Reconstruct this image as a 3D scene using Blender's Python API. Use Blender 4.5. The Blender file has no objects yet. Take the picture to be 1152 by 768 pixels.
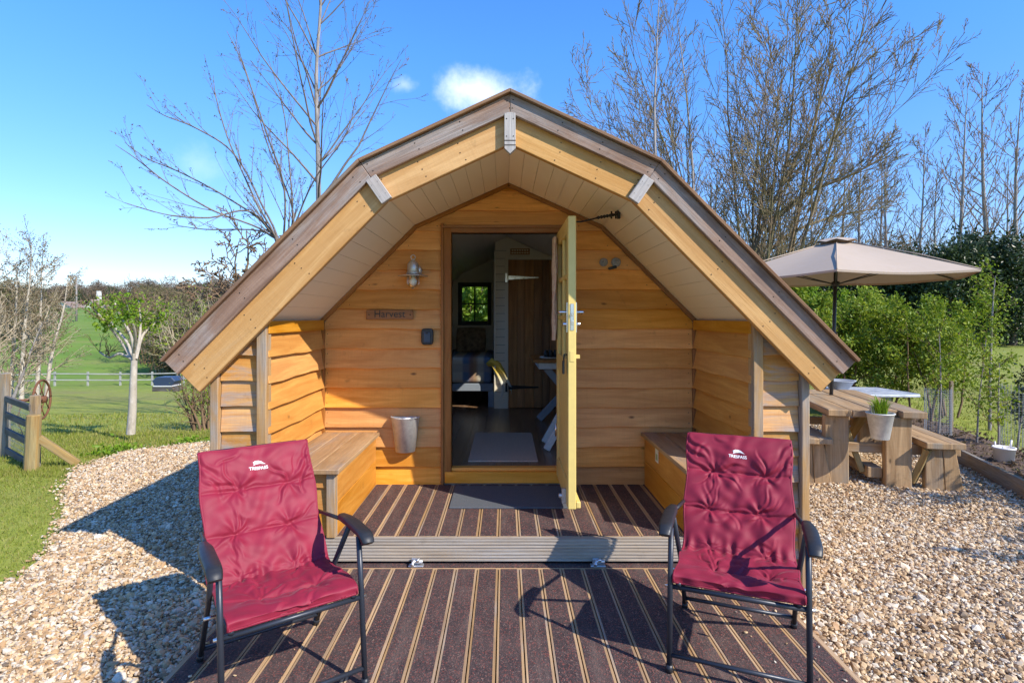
import bpy, bmesh, math, random
import numpy as np
from mathutils import Vector, Matrix, Euler

C = bpy.context
SC = C.scene
COL = SC.collection
R = math.radians
random.seed(7)
NPR = np.random.default_rng(11)

# ------------------------------------------------------------------ camera
cam_d = bpy.data.cameras.new('camera')
cam = bpy.data.objects.new('camera', cam_d)
COL.objects.link(cam)
SC.camera = cam
cam.location = (0, 0, 1.5)
cam.rotation_euler = (R(90), 0, 0)
cam_d.sensor_width = 36
cam_d.lens = 20.0
cam_d.shift_x = 8 / 1152
cam_d.shift_y = -27 / 1152
cam_d.clip_start = 0.05
cam_d.clip_end = 3000

# ------------------------------------------------------------------ light
SUN_DIR = Vector((-1.03, 0.76, -1.0)).normalized()
SUN_EL = math.asin(-SUN_DIR.z)
SUN_AZ = math.atan2(1.03, -0.76)
sun_d = bpy.data.lights.new('sun', 'SUN')
sun_d.energy = 3.2
sun_d.angle = R(0.53)
sun_d.color = (1.0, 0.93, 0.82)
sun = bpy.data.objects.new('sun', sun_d)
COL.objects.link(sun)
sun.rotation_euler = SUN_DIR.to_track_quat('-Z', 'Y').to_euler()
sun.location = (20, -11, 22)

world = bpy.data.worlds.new('World')
SC.world = world
world.use_nodes = True
wn = world.node_tree
wn.nodes.clear()
SKY_STRENGTH = 0.15
w_out = wn.nodes.new('ShaderNodeOutputWorld')
w_bg = wn.nodes.new('ShaderNodeBackground')
w_bg.inputs['Strength'].default_value = SKY_STRENGTH
w_sky = wn.nodes.new('ShaderNodeTexSky')
w_sky.sky_type = 'NISHITA'
w_sky.sun_disc = False
w_sky.sun_elevation = SUN_EL
w_sky.sun_rotation = SUN_AZ
w_sky.air_density = 1.0
w_sky.dust_density = 0.0
w_sky.ozone_density = 3.0
w_hsv = wn.nodes.new('ShaderNodeHueSaturation')
w_hsv.inputs['Saturation'].default_value = 1.12
wn.links.new(w_sky.outputs[0], w_hsv.inputs['Color'])
# small fair-weather clouds: a noise in direction space, kept near two directions
w_tc = wn.nodes.new('ShaderNodeTexCoord')
def w_cloud(center, rad, col_in, amount, nscale):
    vn = wn.nodes.new('ShaderNodeVectorMath'); vn.operation = 'NORMALIZE'
    wn.links.new(w_tc.outputs['Generated'], vn.inputs[0])
    sb = wn.nodes.new('ShaderNodeVectorMath'); sb.operation = 'SUBTRACT'
    wn.links.new(vn.outputs[0], sb.inputs[0]); sb.inputs[1].default_value = Vector(center).normalized()
    sc_ = wn.nodes.new('ShaderNodeVectorMath'); sc_.operation = 'MULTIPLY'
    wn.links.new(sb.outputs[0], sc_.inputs[0]); sc_.inputs[1].default_value = (1 / rad[0], 1 / rad[0], 1 / rad[1])
    ln = wn.nodes.new('ShaderNodeVectorMath'); ln.operation = 'LENGTH'
    wn.links.new(sc_.outputs[0], ln.inputs[0])
    no = wn.nodes.new('ShaderNodeTexNoise'); no.inputs['Scale'].default_value = nscale
    no.inputs['Detail'].default_value = 7; no.inputs['Roughness'].default_value = 0.62
    wn.links.new(vn.outputs[0], no.inputs['Vector'])
    ad = wn.nodes.new('ShaderNodeMath'); ad.operation = 'MULTIPLY_ADD'
    wn.links.new(no.outputs['Fac'], ad.inputs[0]); ad.inputs[1].default_value = -1.7
    wn.links.new(ln.outputs['Value'], ad.inputs[2])
    mr = wn.nodes.new('ShaderNodeMapRange'); mr.interpolation_type = 'SMOOTHSTEP'
    wn.links.new(ad.outputs[0], mr.inputs['Value'])
    mr.inputs['From Min'].default_value = 0.25; mr.inputs['From Max'].default_value = -0.95
    mr.inputs['To Min'].default_value = 0; mr.inputs['To Max'].default_value = amount
    mx = wn.nodes.new('ShaderNodeMix'); mx.data_type = 'RGBA'
    wn.links.new(mr.outputs[0], mx.inputs[0])
    wn.links.new(col_in, mx.inputs[6]); mx.inputs[7].default_value = (6.6, 6.7, 6.9, 1)
    return mx.outputs[2]
def px_dir(u, v): return ((u - 568) / 640, 1, (357 - v) / 640)
# a deeper blue towards the skyline than the clear-air model gives
w_n = wn.nodes.new('ShaderNodeVectorMath'); w_n.operation = 'NORMALIZE'; wn.links.new(w_tc.outputs['Generated'], w_n.inputs[0])
w_s = wn.nodes.new('ShaderNodeSeparateXYZ'); wn.links.new(w_n.outputs[0], w_s.inputs[0])
w_r = wn.nodes.new('ShaderNodeValToRGB'); wn.links.new(w_s.outputs[2], w_r.inputs[0])
w_r.color_ramp.elements[0].position = 0.0; w_r.color_ramp.elements[0].color = (0.47, 0.46, 0.55, 1)
w_r.color_ramp.elements[1].position = 0.42; w_r.color_ramp.elements[1].color = (0.47, 0.74, 1.02, 1)
e_ = w_r.color_ramp.elements.new(0.12); e_.color = (0.49, 0.55, 0.71, 1)
w_m = wn.nodes.new('ShaderNodeMix'); w_m.data_type = 'RGBA'; w_m.blend_type = 'MULTIPLY'; w_m.inputs[0].default_value = 1
wn.links.new(w_hsv.outputs[0], w_m.inputs[6]); wn.links.new(w_r.outputs[0], w_m.inputs[7])
c1 = w_cloud(px_dir(541, 103), (0.085, 0.040), w_m.outputs[2], 0.50, 15)
c2 = w_cloud(px_dir(225, 185), (0.045, 0.03), c1, 0.10, 22)
c3 = w_cloud(px_dir(455, 95), (0.025, 0.014), c2, 0.2, 26)
wn.links.new(c3, w_bg.inputs['Color'])
wn.links.new(w_bg.outputs[0], w_out.inputs[0])

SC.cycles.diffuse_bounces = 8
SC.cycles.max_bounces = 16
SC.view_settings.view_transform = 'Standard'
SC.view_settings.look = 'None'
SC.view_settings.exposure = 1.12
SC.view_settings.gamma = 1
SC.view_settings.use_curve_mapping = False

# ------------------------------------------------------------------ helpers
def tag(o, label=None, cat=None, group=None, kind=None):
    if label: o['label'] = label
    if cat: o['category'] = cat
    if group: o['group'] = group
    if kind: o['kind'] = kind
    return o

def empty(name, loc=(0, 0, 0), rz=0):
    o = bpy.data.objects.new(name, None)
    o.empty_display_size = 0.2
    o.location = loc
    o.rotation_euler = (0, 0, rz)
    COL.objects.link(o)
    return o

def copy_tree(o, parent=None):
    c = o.copy(); COL.objects.link(c)
    if parent: c.parent = parent
    for ch in list(o.children):
        copy_tree(ch, c)
    return c

def px(u, v, y):
    return Vector(((u - 568) * y / 640, y, 1.5 + (357 - v) * y / 640))

class MB:
    def __init__(s):
        s.v = []; s.f = []; s.uv = []; s.mi = []; s.sm = []
    def add(s, verts, faces, g=None, mi=0, smooth=False):
        b = len(s.v)
        vs = [Vector(p) for p in verts]
        s.v.extend(vs)
        if g is not None:
            g = Vector(g).normalized()
        for f in faces:
            s.f.append([b + i for i in f]); s.mi.append(mi); s.sm.append(smooth)
            if g is None:
                s.uv.append([(0, 0)] * len(f)); continue
            p = [vs[i] for i in f]
            n = (p[1] - p[0]).cross(p[2] - p[0])
            if n.length < 1e-12 and len(p) > 3:
                n = (p[2] - p[0]).cross(p[3] - p[0])
            n = n.normalized() if n.length > 0 else Vector((0, 0, 1))
            if abs(n.dot(g)) < 0.85:
                w = n.cross(g).normalized()
                o = 0.31 * (abs(n.x) * 1.0 + abs(n.y) * 2.0 + abs(n.z) * 3.0)
                s.uv.append([(q.dot(g), q.dot(w) + o) for q in p])
            else:
                a = Vector((0, 0, 1)) if abs(n.z) < 0.8 else Vector((1, 0, 0))
                a = (a - n * a.dot(n)).normalized(); b2 = n.cross(a)
                s.uv.append([(q.dot(a) * 0.4, q.dot(b2)) for q in p])
    def box(s, c, sz, M=None, g=None, mi=0):
        c = Vector(c); hx, hy, hz = sz[0] / 2, sz[1] / 2, sz[2] / 2
        pts = [Vector((x, y, z)) for z in (-hz, hz) for x, y in ((-hx, -hy), (hx, -hy), (hx, hy), (-hx, hy))]
        if g is None:
            k = max(range(3), key=lambda i: sz[i]); g = [0, 0, 0]; g[k] = 1; g = Vector(g)
        else: g = Vector(g)
        if M is not None:
            pts = [M @ p for p in pts]; g = M @ g
        s.add([c + p for p in pts], [(0, 3, 2, 1), (4, 5, 6, 7), (0, 1, 5, 4), (1, 2, 6, 5), (2, 3, 7, 6), (3, 0, 4, 7)], g, mi)
    def bx(s, x0, x1, y0, y1, z0, z1, g=None, mi=0):
        s.box(((x0 + x1) / 2, (y0 + y1) / 2, (z0 + z1) / 2), (abs(x1 - x0), abs(y1 - y0), abs(z1 - z0)), None, g, mi)
    def beam(s, p0, p1, w, h, up=(0, 0, 1), mi=0):
        p0 = Vector(p0); p1 = Vector(p1); a = (p1 - p0); L = a.length; a.normalize()
        up = Vector(up); b = up.cross(a).normalized(); c = a.cross(b)
        M = Matrix((a, b, c)).transposed()
        s.box((p0 + p1) / 2, (L, w, h), M, (1, 0, 0), mi)
    def prism(s, poly, o, ax, ay, d, g=None, mi=0):
        # poly in (ax, ay) extruded along vector d
        o = Vector(o); ax = Vector(ax); ay = Vector(ay); d = Vector(d); n = len(poly)
        if ax.cross(ay).dot(d) > 0:
            pass
        area = sum(poly[i][0] * poly[(i + 1) % n][1] - poly[(i + 1) % n][0] * poly[i][1] for i in range(n))
        if (area > 0) != (ax.cross(ay).dot(d) > 0): poly = poly[::-1]
        a = [o + ax * p[0] + ay * p[1] for p in poly]; b = [q + d for q in a]
        fs = [tuple(range(n - 1, -1, -1)), tuple(range(n, 2 * n))]
        fs += [(i, (i + 1) % n, n + (i + 1) % n, n + i) for i in range(n)]
        s.add(a + b, fs, g if g is not None else d, mi)
    def tube(s, pts, rad, n=8, mi=0, cap=True, smooth=True):
        pts = [Vector(p) for p in pts]
        if not hasattr(rad, '__len__'): rad = [rad] * len(pts)
        vs = []; fs = []
        prev = None
        for i, p in enumerate(pts):
            t = (pts[min(i + 1, len(pts) - 1)] - pts[max(i - 1, 0)])
            t = t.normalized() if t.length > 1e-9 else Vector((0, 0, 1))
            if prev is None:
                a = t.cross(Vector((0, 0, 1)) if abs(t.z) < 0.9 else Vector((1, 0, 0))).normalized()
            else:
                a = (prev - t * prev.dot(t)).normalized()
            prev = a; b = t.cross(a)
            for k in range(n):
                an = 2 * math.pi * k / n
                vs.append(p + (a * math.cos(an) + b * math.sin(an)) * rad[i])
        for i in range(len(pts) - 1):
            for k in range(n):
                k2 = (k + 1) % n
                fs.append((i * n + k, i * n + k2, (i + 1) * n + k2, (i + 1) * n + k))
        if cap:
            fs.append(tuple(range(n - 1, -1, -1))); fs.append(tuple((len(pts) - 1) * n + k for k in range(n)))
        s.add(vs, fs, None, mi, smooth)
    def lathe(s, prof, c, n=20, axis='Z', mi=0, smooth=True, M=None):
        c = Vector(c); vs = []; fs = []
        for r, z in prof:
            for k in range(n):
                an = 2 * math.pi * k / n
                p = Vector((r * math.cos(an), r * math.sin(an), z))
                if axis == 'Y': p = Vector((p.x, -p.z, p.y))
                if axis == 'X': p = Vector((p.z, p.y, -p.x))
                if M is not None: p = M @ p
                vs.append(c + p)
        m = len(prof)
        for i in range(m - 1):
            for k in range(n):
                k2 = (k + 1) % n
                fs.append((i * n + k, i * n + k2, (i + 1) * n + k2, (i + 1) * n + k))
        if prof[0][0] > 1e-4: fs.append(tuple(range(n - 1, -1, -1)))
        if prof[-1][0] > 1e-4: fs.append(tuple((m - 1) * n + k for k in range(n)))
        s.add(vs, fs, None, mi, smooth)
    def build(s, name, mats, parent=None, bevel=0, seg=1):
        me = bpy.data.meshes.new(name)
        me.from_pydata(s.v, [], s.f)
        uvl = me.uv_layers.new(name='UVMap')
        flat = [c for fu in s.uv for p in fu for c in p]
        uvl.data.foreach_set('uv', flat)
        me.polygons.foreach_set('material_index', s.mi)
        me.polygons.foreach_set('use_smooth', s.sm)
        if not isinstance(mats, (list, tuple)): mats = [mats]
        for m in mats: me.materials.append(m)
        me.update()
        o = bpy.data.objects.new(name, me)
        COL.objects.link(o)
        if parent: o.parent = parent
        if bevel:
            b = o.modifiers.new('bevel', 'BEVEL'); b.width = bevel; b.segments = seg
            b.limit_method = 'ANGLE'; b.angle_limit = R(35)
        return o

def np_mesh(name, verts, faces, mat, parent=None, smooth=False):
    """verts (N,3), faces (M,k) arrays"""
    me = bpy.data.meshes.new(name)
    verts = np.asarray(verts, dtype=np.float32); faces = np.asarray(faces, dtype=np.int32)
    k = faces.shape[1]
    me.vertices.add(len(verts)); me.vertices.foreach_set('co', verts.ravel())
    me.loops.add(faces.size); me.loops.foreach_set('vertex_index', faces.ravel())
    me.polygons.add(len(faces))
    me.polygons.foreach_set('loop_start', np.arange(0, faces.size, k, dtype=np.int32))
    try: me.polygons.foreach_set('loop_total', np.full(len(faces), k, dtype=np.int32))
    except Exception: pass
    me.polygons.foreach_set('use_smooth', np.full(len(faces), smooth))
    me.update(calc_edges=True); me.validate()
    me.materials.append(mat)
    o = bpy.data.objects.new(name, me); COL.objects.link(o)
    if parent: o.parent = parent
    return o

# ------------------------------------------------------------------ materials
class NT:
    def __init__(s, name):
        s.m = bpy.data.materials.new(name); s.m.use_nodes = True
        s.t = s.m.node_tree; s.t.nodes.clear()
        s.out = s.n('OutputMaterial'); s.p = s.n('BsdfPrincipled')
        s.l(s.p.outputs[0], s.out.inputs[0])
    def n(s, ty, **kw):
        nd = s.t.nodes.new('ShaderNode' + ty)
        for k, v in kw.items(): setattr(nd, k, v)
        return nd
    def l(s, a, b): s.t.links.new(a, b)
    def coord(s, which='Object'):
        if not hasattr(s, 'tc'): s.tc = s.n('TexCoord')
        return s.tc.outputs[which]
    def mapv(s, vec, scale, loc=(0, 0, 0)):
        mp = s.n('Mapping'); s.l(vec, mp.inputs[0]); mp.inputs['Scale'].default_value = scale; mp.inputs['Location'].default_value = loc
        return mp.outputs[0]
    def noise(s, vec, scale, detail=4, rough=0.55, dist=0):
        nd = s.n('TexNoise'); s.l(vec, nd.inputs['Vector']); nd.inputs['Scale'].default_value = scale
        nd.inputs['Detail'].default_value = detail; nd.inputs['Roughness'].default_value = rough; nd.inputs['Distortion'].default_value = dist
        return nd.outputs['Fac']
    def ramp(s, fac, stops):
        nd = s.n('ValToRGB'); s.l(fac, nd.inputs[0]); e = nd.color_ramp.elements
        while len(e) < len(stops): e.new(0.5)
        for i, (p, c) in enumerate(stops):
            e[i].position = p; e[i].color = (*c, 1) if len(c) == 3 else c
        return nd.outputs[0]
    def mr(s, fac, a, b, c=0, d=1):
        nd = s.n('MapRange'); s.l(fac, nd.inputs[0])
        for i, x in zip(('From Min', 'From Max', 'To Min', 'To Max'), (a, b, c, d)): nd.inputs[i].default_value = x
        return nd.outputs[0]
    def mix(s, fac, a, b, mode='MIX'):
        nd = s.n('Mix'); nd.data_type = 'RGBA'; nd.blend_type = mode
        for sock, x in ((nd.inputs[0], fac), (nd.inputs[6], a), (nd.inputs[7], b)):
            if isinstance(x, (int, float)): sock.default_value = x
            elif isinstance(x, tuple): sock.default_value = (*x, 1) if len(x) == 3 else x
            else: s.l(x, sock)
        return nd.outputs[2]
    def math(s, op, a, b=None):
        nd = s.n('Math'); nd.operation = op
        for sock, x in ((nd.inputs[0], a), (nd.inputs[1], b)):
            if x is None: continue
            if isinstance(x, (int, float)): sock.default_value = x
            else: s.l(x, sock)
        return nd.outputs[0]
    def rand(s):
        if not hasattr(s, 'geo'): s.geo = s.n('NewGeometry')
        return s.geo.outputs['Random Per Island']
    def bump(s, h, strength=0.3, dist=0.01):
        nd = s.n('Bump'); s.l(h, nd.inputs['Height']); nd.inputs['Strength'].default_value = strength; nd.inputs['Distance'].default_value = dist
        s.l(nd.outputs[0], s.p.inputs['Normal'])
    def col(s, c):
        if isinstance(c, tuple): s.p.inputs['Base Color'].default_value = (*c, 1)
        else: s.l(c, s.p.inputs['Base Color'])
    def rough(s, r): s.p.inputs['Roughness'].default_value = r
    def spec(s, r): s.p.inputs['Specular IOR Level'].default_value = r

def wood(name, light, dark, grey=None, gmin=0.5, gmax=0.65, rough=0.6, var=0.28, knot=0.5, gscale=1.0):
    t = NT(name)
    uv = t.coord('UV'); rd = t.rand()
    cmb = t.n('CombineXYZ'); t.l(t.math('MULTIPLY', rd, 37.0), cmb.inputs[0]); t.l(t.math('MULTIPLY', rd, 17.3), cmb.inputs[1]); t.l(t.math('MULTIPLY', rd, 7.7), cmb.inputs[2])
    av = t.n('VectorMath'); av.operation = 'ADD'; t.l(uv, av.inputs[0]); t.l(cmb.outputs[0], av.inputs[1]); vec = av.outputs[0]
    n1 = t.noise(t.mapv(vec, (1.3 * gscale, 13 * gscale, 1)), 1.0, 5, 0.6, 0.9)
    n2 = t.noise(t.mapv(vec, (5, 150, 1)), 1.0, 3, 0.6, 0.2)
    c = t.ramp(n1, [(0.33, dark), (0.5, tuple((a + b) / 2 for a, b in zip(light, dark))), (0.66, light)])
    c = t.mix(t.mr(n2, 0.35, 0.7, 0.0, 0.5), c, dark)
    n5 = t.noise(t.mapv(vec, (75, 2.6, 1)), 1.0, 3, 0.6)
    c = t.mix(t.mr(n5, 0.48, 0.75, 0.0, 0.16), c, tuple(x * 0.8 for x in dark))
    # knots
    vo = t.n('TexVoronoi'); vo.voronoi_dimensions = '2D'; t.l(t.mapv(vec, (2.3, 5.0, 1)), vo.inputs['Vector']); vo.inputs['Scale'].default_value = 1.0
    kf = t.mr(t.math('ADD', vo.outputs['Distance'], t.math('MULTIPLY', n2, 0.03)), 0.085, 0.035, 0, 1)
    kc = t.n('SeparateColor'); t.l(vo.outputs['Color'], kc.inputs[0])
    kf = t.math('MULTIPLY', kf, t.mr(kc.outputs[0], 0.66, 0.95, 0, knot))
    c = t.mix(kf, c, tuple(x * 0.28 for x in dark))
    # each board its own shade
    hs = t.n('HueSaturation'); t.l(c, hs.inputs['Color']); t.l(t.mr(rd, 0, 1, 1 - var, 1 + var), hs.inputs['Value'])
    rd2 = t.math('FRACT', t.math('MULTIPLY', rd, 13.7)); t.l(t.mr(rd2, 0, 1, 0.93, 1.08), hs.inputs['Saturation'])
    c = hs.outputs[0]
    if grey is not None:
        n3 = t.noise(t.mapv(vec, (1.1, 5, 1)), 1.0, 6, 0.65, 0.6)
        c = t.mix(t.mr(n3, gmin, gmax), c, t.mix(t.mr(n2, 0.3, 0.7), grey, tuple(x * 0.55 for x in grey)))
    # small stains
    n4 = t.noise(t.coord('Object'), 9.0, 5, 0.7)
    c = t.mix(t.mr(n4, 0.62, 0.75, 0, 0.35), c, tuple(x * 0.4 for x in dark))
    t.col(c); t.rough(rough); t.spec(0.3)
    t.bump(t.math('ADD', t.math('ADD', n2, t.math('MULTIPLY', n5, 0.35)), t.math('MULTIPLY', n1, 0.6)), 0.45, 0.004)
    return t.m

def plain(name, c, rough=0.5, metal=0.0, var=0.12, nscale=30, bump=0.0, spec=0.5, c2=None):
    t = NT(name)
    n = t.noise(t.coord('Object'), nscale, 5, 0.65)
    c2 = c2 or tuple(x * 0.55 for x in c)
    t.col(t.mix(t.mr(n, 0.4, 0.75, 0, max(var * 2, 0.02)), c, c2))
    t.p.inputs['Metallic'].default_value = metal
    t.l(t.mr(n, 0.3, 0.7, rough * 0.85, min(1, rough * 1.2)), t.p.inputs['Roughness'])
    t.spec(spec)
    if bump: t.bump(n, bump, 0.004)
    return t.m

def leafm(name, cols, transl=0.35, rough=0.5):
    t = NT(name)
    c = t.ramp(t.rand(), [(i / max(1, len(cols) - 1), x) for i, x in enumerate(cols)])
    t.col(c); t.rough(rough); t.spec(0.35)
    tr = t.n('BsdfTranslucent'); t.l(c, tr.inputs[0])
    ms = t.n('MixShader'); ms.inputs[0].default_value = transl
    t.l(t.p.outputs[0], ms.inputs[1]); t.l(tr.outputs[0], ms.inputs[2]); t.l(ms.outputs[0], t.out.inputs[0])
    return t.m

M = {}
M['clad'] = wood('oak_cladding', (0.82, 0.41, 0.112), (0.58, 0.245, 0.052), None, rough=0.5, var=0.26, knot=0.95)
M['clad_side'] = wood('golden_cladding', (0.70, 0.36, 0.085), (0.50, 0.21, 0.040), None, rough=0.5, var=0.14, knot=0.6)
M['clad_grey'] = wood('weathered_cladding', (0.62, 0.34, 0.11), (0.40, 0.18, 0.05), (0.42, 0.37, 0.34), 0.44, 0.58, rough=0.75)
M['post'] = wood('post_timber', (0.46, 0.30, 0.15), (0.30, 0.17, 0.07), (0.38, 0.33, 0.28), 0.40, 0.62, rough=0.7, var=0.12, knot=0.4)
M['fascia'] = wood('oak_fascia', (0.66, 0.40, 0.17), (0.48, 0.25, 0.085), (0.55, 0.40, 0.24), 0.6, 0.8, rough=0.55, var=0.10, knot=0.9)
M['barge'] = wood('weathered_barge', (0.38, 0.25, 0.18), (0.17, 0.10, 0.07), (0.38, 0.32, 0.29), 0.44, 0.6, rough=0.75, var=0.14, knot=0.8)
M['key'] = wood('silvered_block', (0.50, 0.44, 0.40), (0.33, 0.28, 0.25), (0.52, 0.49, 0.47), 0.3, 0.6, rough=0.75, var=0.08, knot=0.5)
M['trim'] = wood('trim_timber', (0.36, 0.17, 0.06), (0.22, 0.085, 0.025), None, rough=0.5, var=0.1)
M['decktim'] = wood('deck_timber', (0.55, 0.37, 0.20), (0.33, 0.20, 0.10), (0.40, 0.33, 0.27), 0.5, 0.7, rough=0.75, var=0.15, knot=0.1)
M['riser'] = wood('riser_timber', (0.46, 0.38, 0.29), (0.30, 0.24, 0.18), (0.45, 0.42, 0.38), 0.4, 0.65, rough=0.75, var=0.05, knot=0.5)
M['benchtop'] = wood('bench_lid_timber', (0.46, 0.31, 0.18), (0.24, 0.14, 0.07), (0.36, 0.30, 0.26), 0.50, 0.68, rough=0.6, var=0.12, knot=0.7)
M['benchside'] = wood('bench_side_timber', (0.58, 0.29, 0.085), (0.42, 0.175, 0.04), None, rough=0.5, var=0.12, knot=0.7)
M['sleeper'] = wood('sleeper_timber', (0.45, 0.31, 0.18), (0.22, 0.14, 0.075), (0.37, 0.30, 0.22), 0.46, 0.66, rough=0.8, var=0.22, knot=0.8)
M['fence'] = wood('fence_timber', (0.34, 0.25, 0.14), (0.17, 0.11, 0.06), (0.33, 0.30, 0.26), 0.4, 0.6, rough=0.85, var=0.25, knot=0.5)
M['fence_dark'] = wood('dark_rail_timber', (0.13, 0.12, 0.11), (0.06, 0.055, 0.05), (0.2, 0.19, 0.18), 0.5, 0.7, rough=0.85, var=0.2, knot=0.3)
M['lichen'] = wood('lichen_timber', (0.40, 0.28, 0.12), (0.20, 0.12, 0.05), (0.34, 0.27, 0.13), 0.40, 0.6, rough=0.9, var=0.2, knot=0.5)
M['cupboard'] = wood('rustic_cupboard', (0.50, 0.26, 0.11), (0.26, 0.115, 0.05), None, rough=0.55, var=0.3, knot=0.9)
M['floorwood'] = wood('dark_floor', (0.30, 0.18, 0.105), (0.17, 0.09, 0.05), None, rough=0.28, var=0.15, knot=0.3)
M['tablewood'] = wood('table_wood', (0.38, 0.18, 0.07), (0.25, 0.10, 0.035), None, rough=0.4, var=0.1)
M['cream'] = plain('cream_paint', (0.80, 0.70, 0.55), 0.5, var=0.06, nscale=6)
M['soffit'] = plain('soffit_paint', (0.88, 0.78, 0.63), 0.5, var=0.05, nscale=4, c2=(0.76, 0.65, 0.51))
M['yellow'] = plain('yellow_door_paint', (0.74, 0.56, 0.18), 0.4, var=0.10, nscale=14, bump=0.05)
M['galv'] = plain('galvanised_steel', (0.62, 0.64, 0.66), 0.42, 0.85, var=0.3, nscale=26, c2=(0.35, 0.36, 0.38))
M['zinc'] = plain('zinc_bucket', (0.66, 0.66, 0.63), 0.55, 0.45, var=0.35, nscale=18, c2=(0.36, 0.35, 0.33))
M['steel'] = plain('bright_steel', (0.72, 0.72, 0.73), 0.25, 0.95, var=0.1)
M['black'] = plain('black_plastic', (0.02, 0.021, 0.024), 0.42, var=0.15)
M['frame'] = plain('chair_tube', (0.028, 0.033, 0.045), 0.38, 0.2, var=0.15)
M['iron'] = plain('black_iron', (0.03, 0.028, 0.027), 0.6, 0.5)
M['screw'] = plain('screw_head', (0.05, 0.035, 0.025), 0.6, 0.3)
M['navy'] = plain('navy_plastic', (0.03, 0.05, 0.10), 0.35, var=0.1)
M['white'] = plain('white_print', (0.85, 0.82, 0.82), 0.6, var=0.02)
M['whitepaint'] = plain('white_painted_timber', (0.74, 0.74, 0.72), 0.6, var=0.15)
M['greyblue'] = plain('grey_blue_paint', (0.30, 0.33, 0.38), 0.55, var=0.1)
M['roofskin'] = wood('cedar_shingle', (0.27, 0.16, 0.09), (0.15, 0.08, 0.045), (0.27, 0.22, 0.18), 0.5, 0.7, rough=0.8, var=0.2)
M['rust'] = plain('rusty_iron', (0.20, 0.085, 0.04), 0.85, 0.2, var=0.4, nscale=40, c2=(0.07, 0.03, 0.02))
M['soil'] = plain('bark_soil', (0.12, 0.075, 0.05), 0.95, var=0.45, nscale=22, bump=1.0, c2=(0.04, 0.025, 0.018))
def glass_mat():
    t = NT('window_glass')
    tr = t.n('BsdfTransparent'); tr.inputs[0].default_value = (0.93, 0.95, 0.94, 1)
    gl = t.n('BsdfGlossy'); gl.inputs['Roughness'].default_value = 0.02
    fr = t.n('Fresnel'); fr.inputs[0].default_value = 1.45
    ms = t.n('MixShader'); t.l(fr.outputs[0], ms.inputs[0]); t.l(tr.outputs[0], ms.inputs[1]); t.l(gl.outputs[0], ms.inputs[2]); t.l(ms.outputs[0], t.out.inputs[0])
    return t.m
M['glass'] = glass_mat()
M['bulb'] = plain('opal_bulb', (0.85, 0.85, 0.82), 0.15, var=0.02)

def rubber_mat():
    t = NT('rubber_grip')
    co = t.coord('Object')
    vo = t.n('TexVoronoi'); t.l(co, vo.inputs['Vector']); vo.inputs['Scale'].default_value = 190
    c = t.ramp(vo.outputs['Color'], [(0.0, (0.030, 0.021, 0.021)), (0.5, (0.060, 0.041, 0.040)), (0.70, (0.085, 0.060, 0.056)), (0.79, (0.21, 0.055, 0.042)), (0.89, (0.15, 0.11, 0.095)), (1, (0.36, 0.20, 0.14))])
    n = t.noise(co, 6, 4, 0.6)
    c = t.mix(t.mr(n, 0.4, 0.75, 0, 0.4), c, (0.14, 0.09, 0.075))
    ns_ = t.noise(t.mapv(co, (9, 1.3, 1)), 1.0, 6, 0.75)
    c = t.mix(t.mr(ns_, 0.52, 0.72, 0, 0.45), c, (0.19, 0.14, 0.115))
    t.col(c); t.rough(0.85); t.spec(0.25)
    t.bump(vo.outputs['Distance'], 0.6, 0.003)
    return t.m
M['rubber'] = rubber_mat()

def fabric_mat():
    t = NT('maroon_fabric')
    co = t.coord('Object')
    n = t.noise(co, 9, 4, 0.6)
    w = t.noise(co, 420, 2, 0.5)
    c = t.mix(t.mr(n, 0.35, 0.7), (0.255, 0.0125, 0.036), (0.20, 0.010, 0.029))
    t.col(c); t.rough(0.62); t.spec(0.35)
    try:
        t.p.inputs['Sheen Weight'].default_value = 0.12; t.p.inputs['Sheen Roughness'].default_value = 0.4; t.p.inputs['Sheen Tint'].default_value = (1, 0.55, 0.62, 1)
    except Exception: pass
    t.bump(w, 0.25, 0.001)
    return t.m
M['fabric'] = fabric_mat()

def lawn_mat():
    t = NT('lawn_grass')
    co = t.coord('Object')
    n1 = t.noise(co, 0.35, 5, 0.6); n2 = t.noise(co, 6, 6, 0.7); n3 = t.noise(co, 40, 3, 0.7)
    c = t.ramp(n2, [(0.3, (0.19, 0.23, 0.026)), (0.5, (0.27, 0.30, 0.042)), (0.7, (0.35, 0.34, 0.08))])
    c = t.mix(t.mr(n1, 0.42, 0.68, 0, 0.6), c, (0.23, 0.185, 0.08))
    # the far field is a cleaner green
    sp = t.n('SeparateXYZ'); t.l(co, sp.inputs[0])
    far = t.mr(sp.outputs[1], 24, 40, 0, 1)
    nf = t.noise(t.mapv(co, (0.02, 0.02, 0.02)), 1.0, 5, 0.6)
    c = t.mix(far, c, t.ramp(t.noise(t.mapv(co, (0.06, 0.22, 1)), 1.0, 8, 0.72), [(0.34, (0.10, 0.18, 0.024)), (0.52, (0.16, 0.26, 0.036)), (0.70, (0.25, 0.29, 0.07))]))
    nm = t.noise(t.mapv(co, (0.11, 0.30, 1)), 1.0, 6, 0.68)
    c = t.mix(t.mr(nm, 0.50, 0.68, 0, 0.55), c, (0.26, 0.25, 0.075))
    nb_ = t.noise(co, 0.9, 5, 0.7)
    c = t.mix(t.mr(nb_, 0.58, 0.70, 0, 0.75), c, (0.22, 0.15, 0.085))
    c = t.mix(t.mr(n3, 0.35, 0.7, 0, 0.22), c, (0.07, 0.09, 0.015))
    t.col(c); t.rough(0.9); t.spec(0.2)
    t.bump(t.math('ADD', n3, n2), 0.4, 0.02)
    return t.m
M['lawn'] = lawn_mat()

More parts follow.
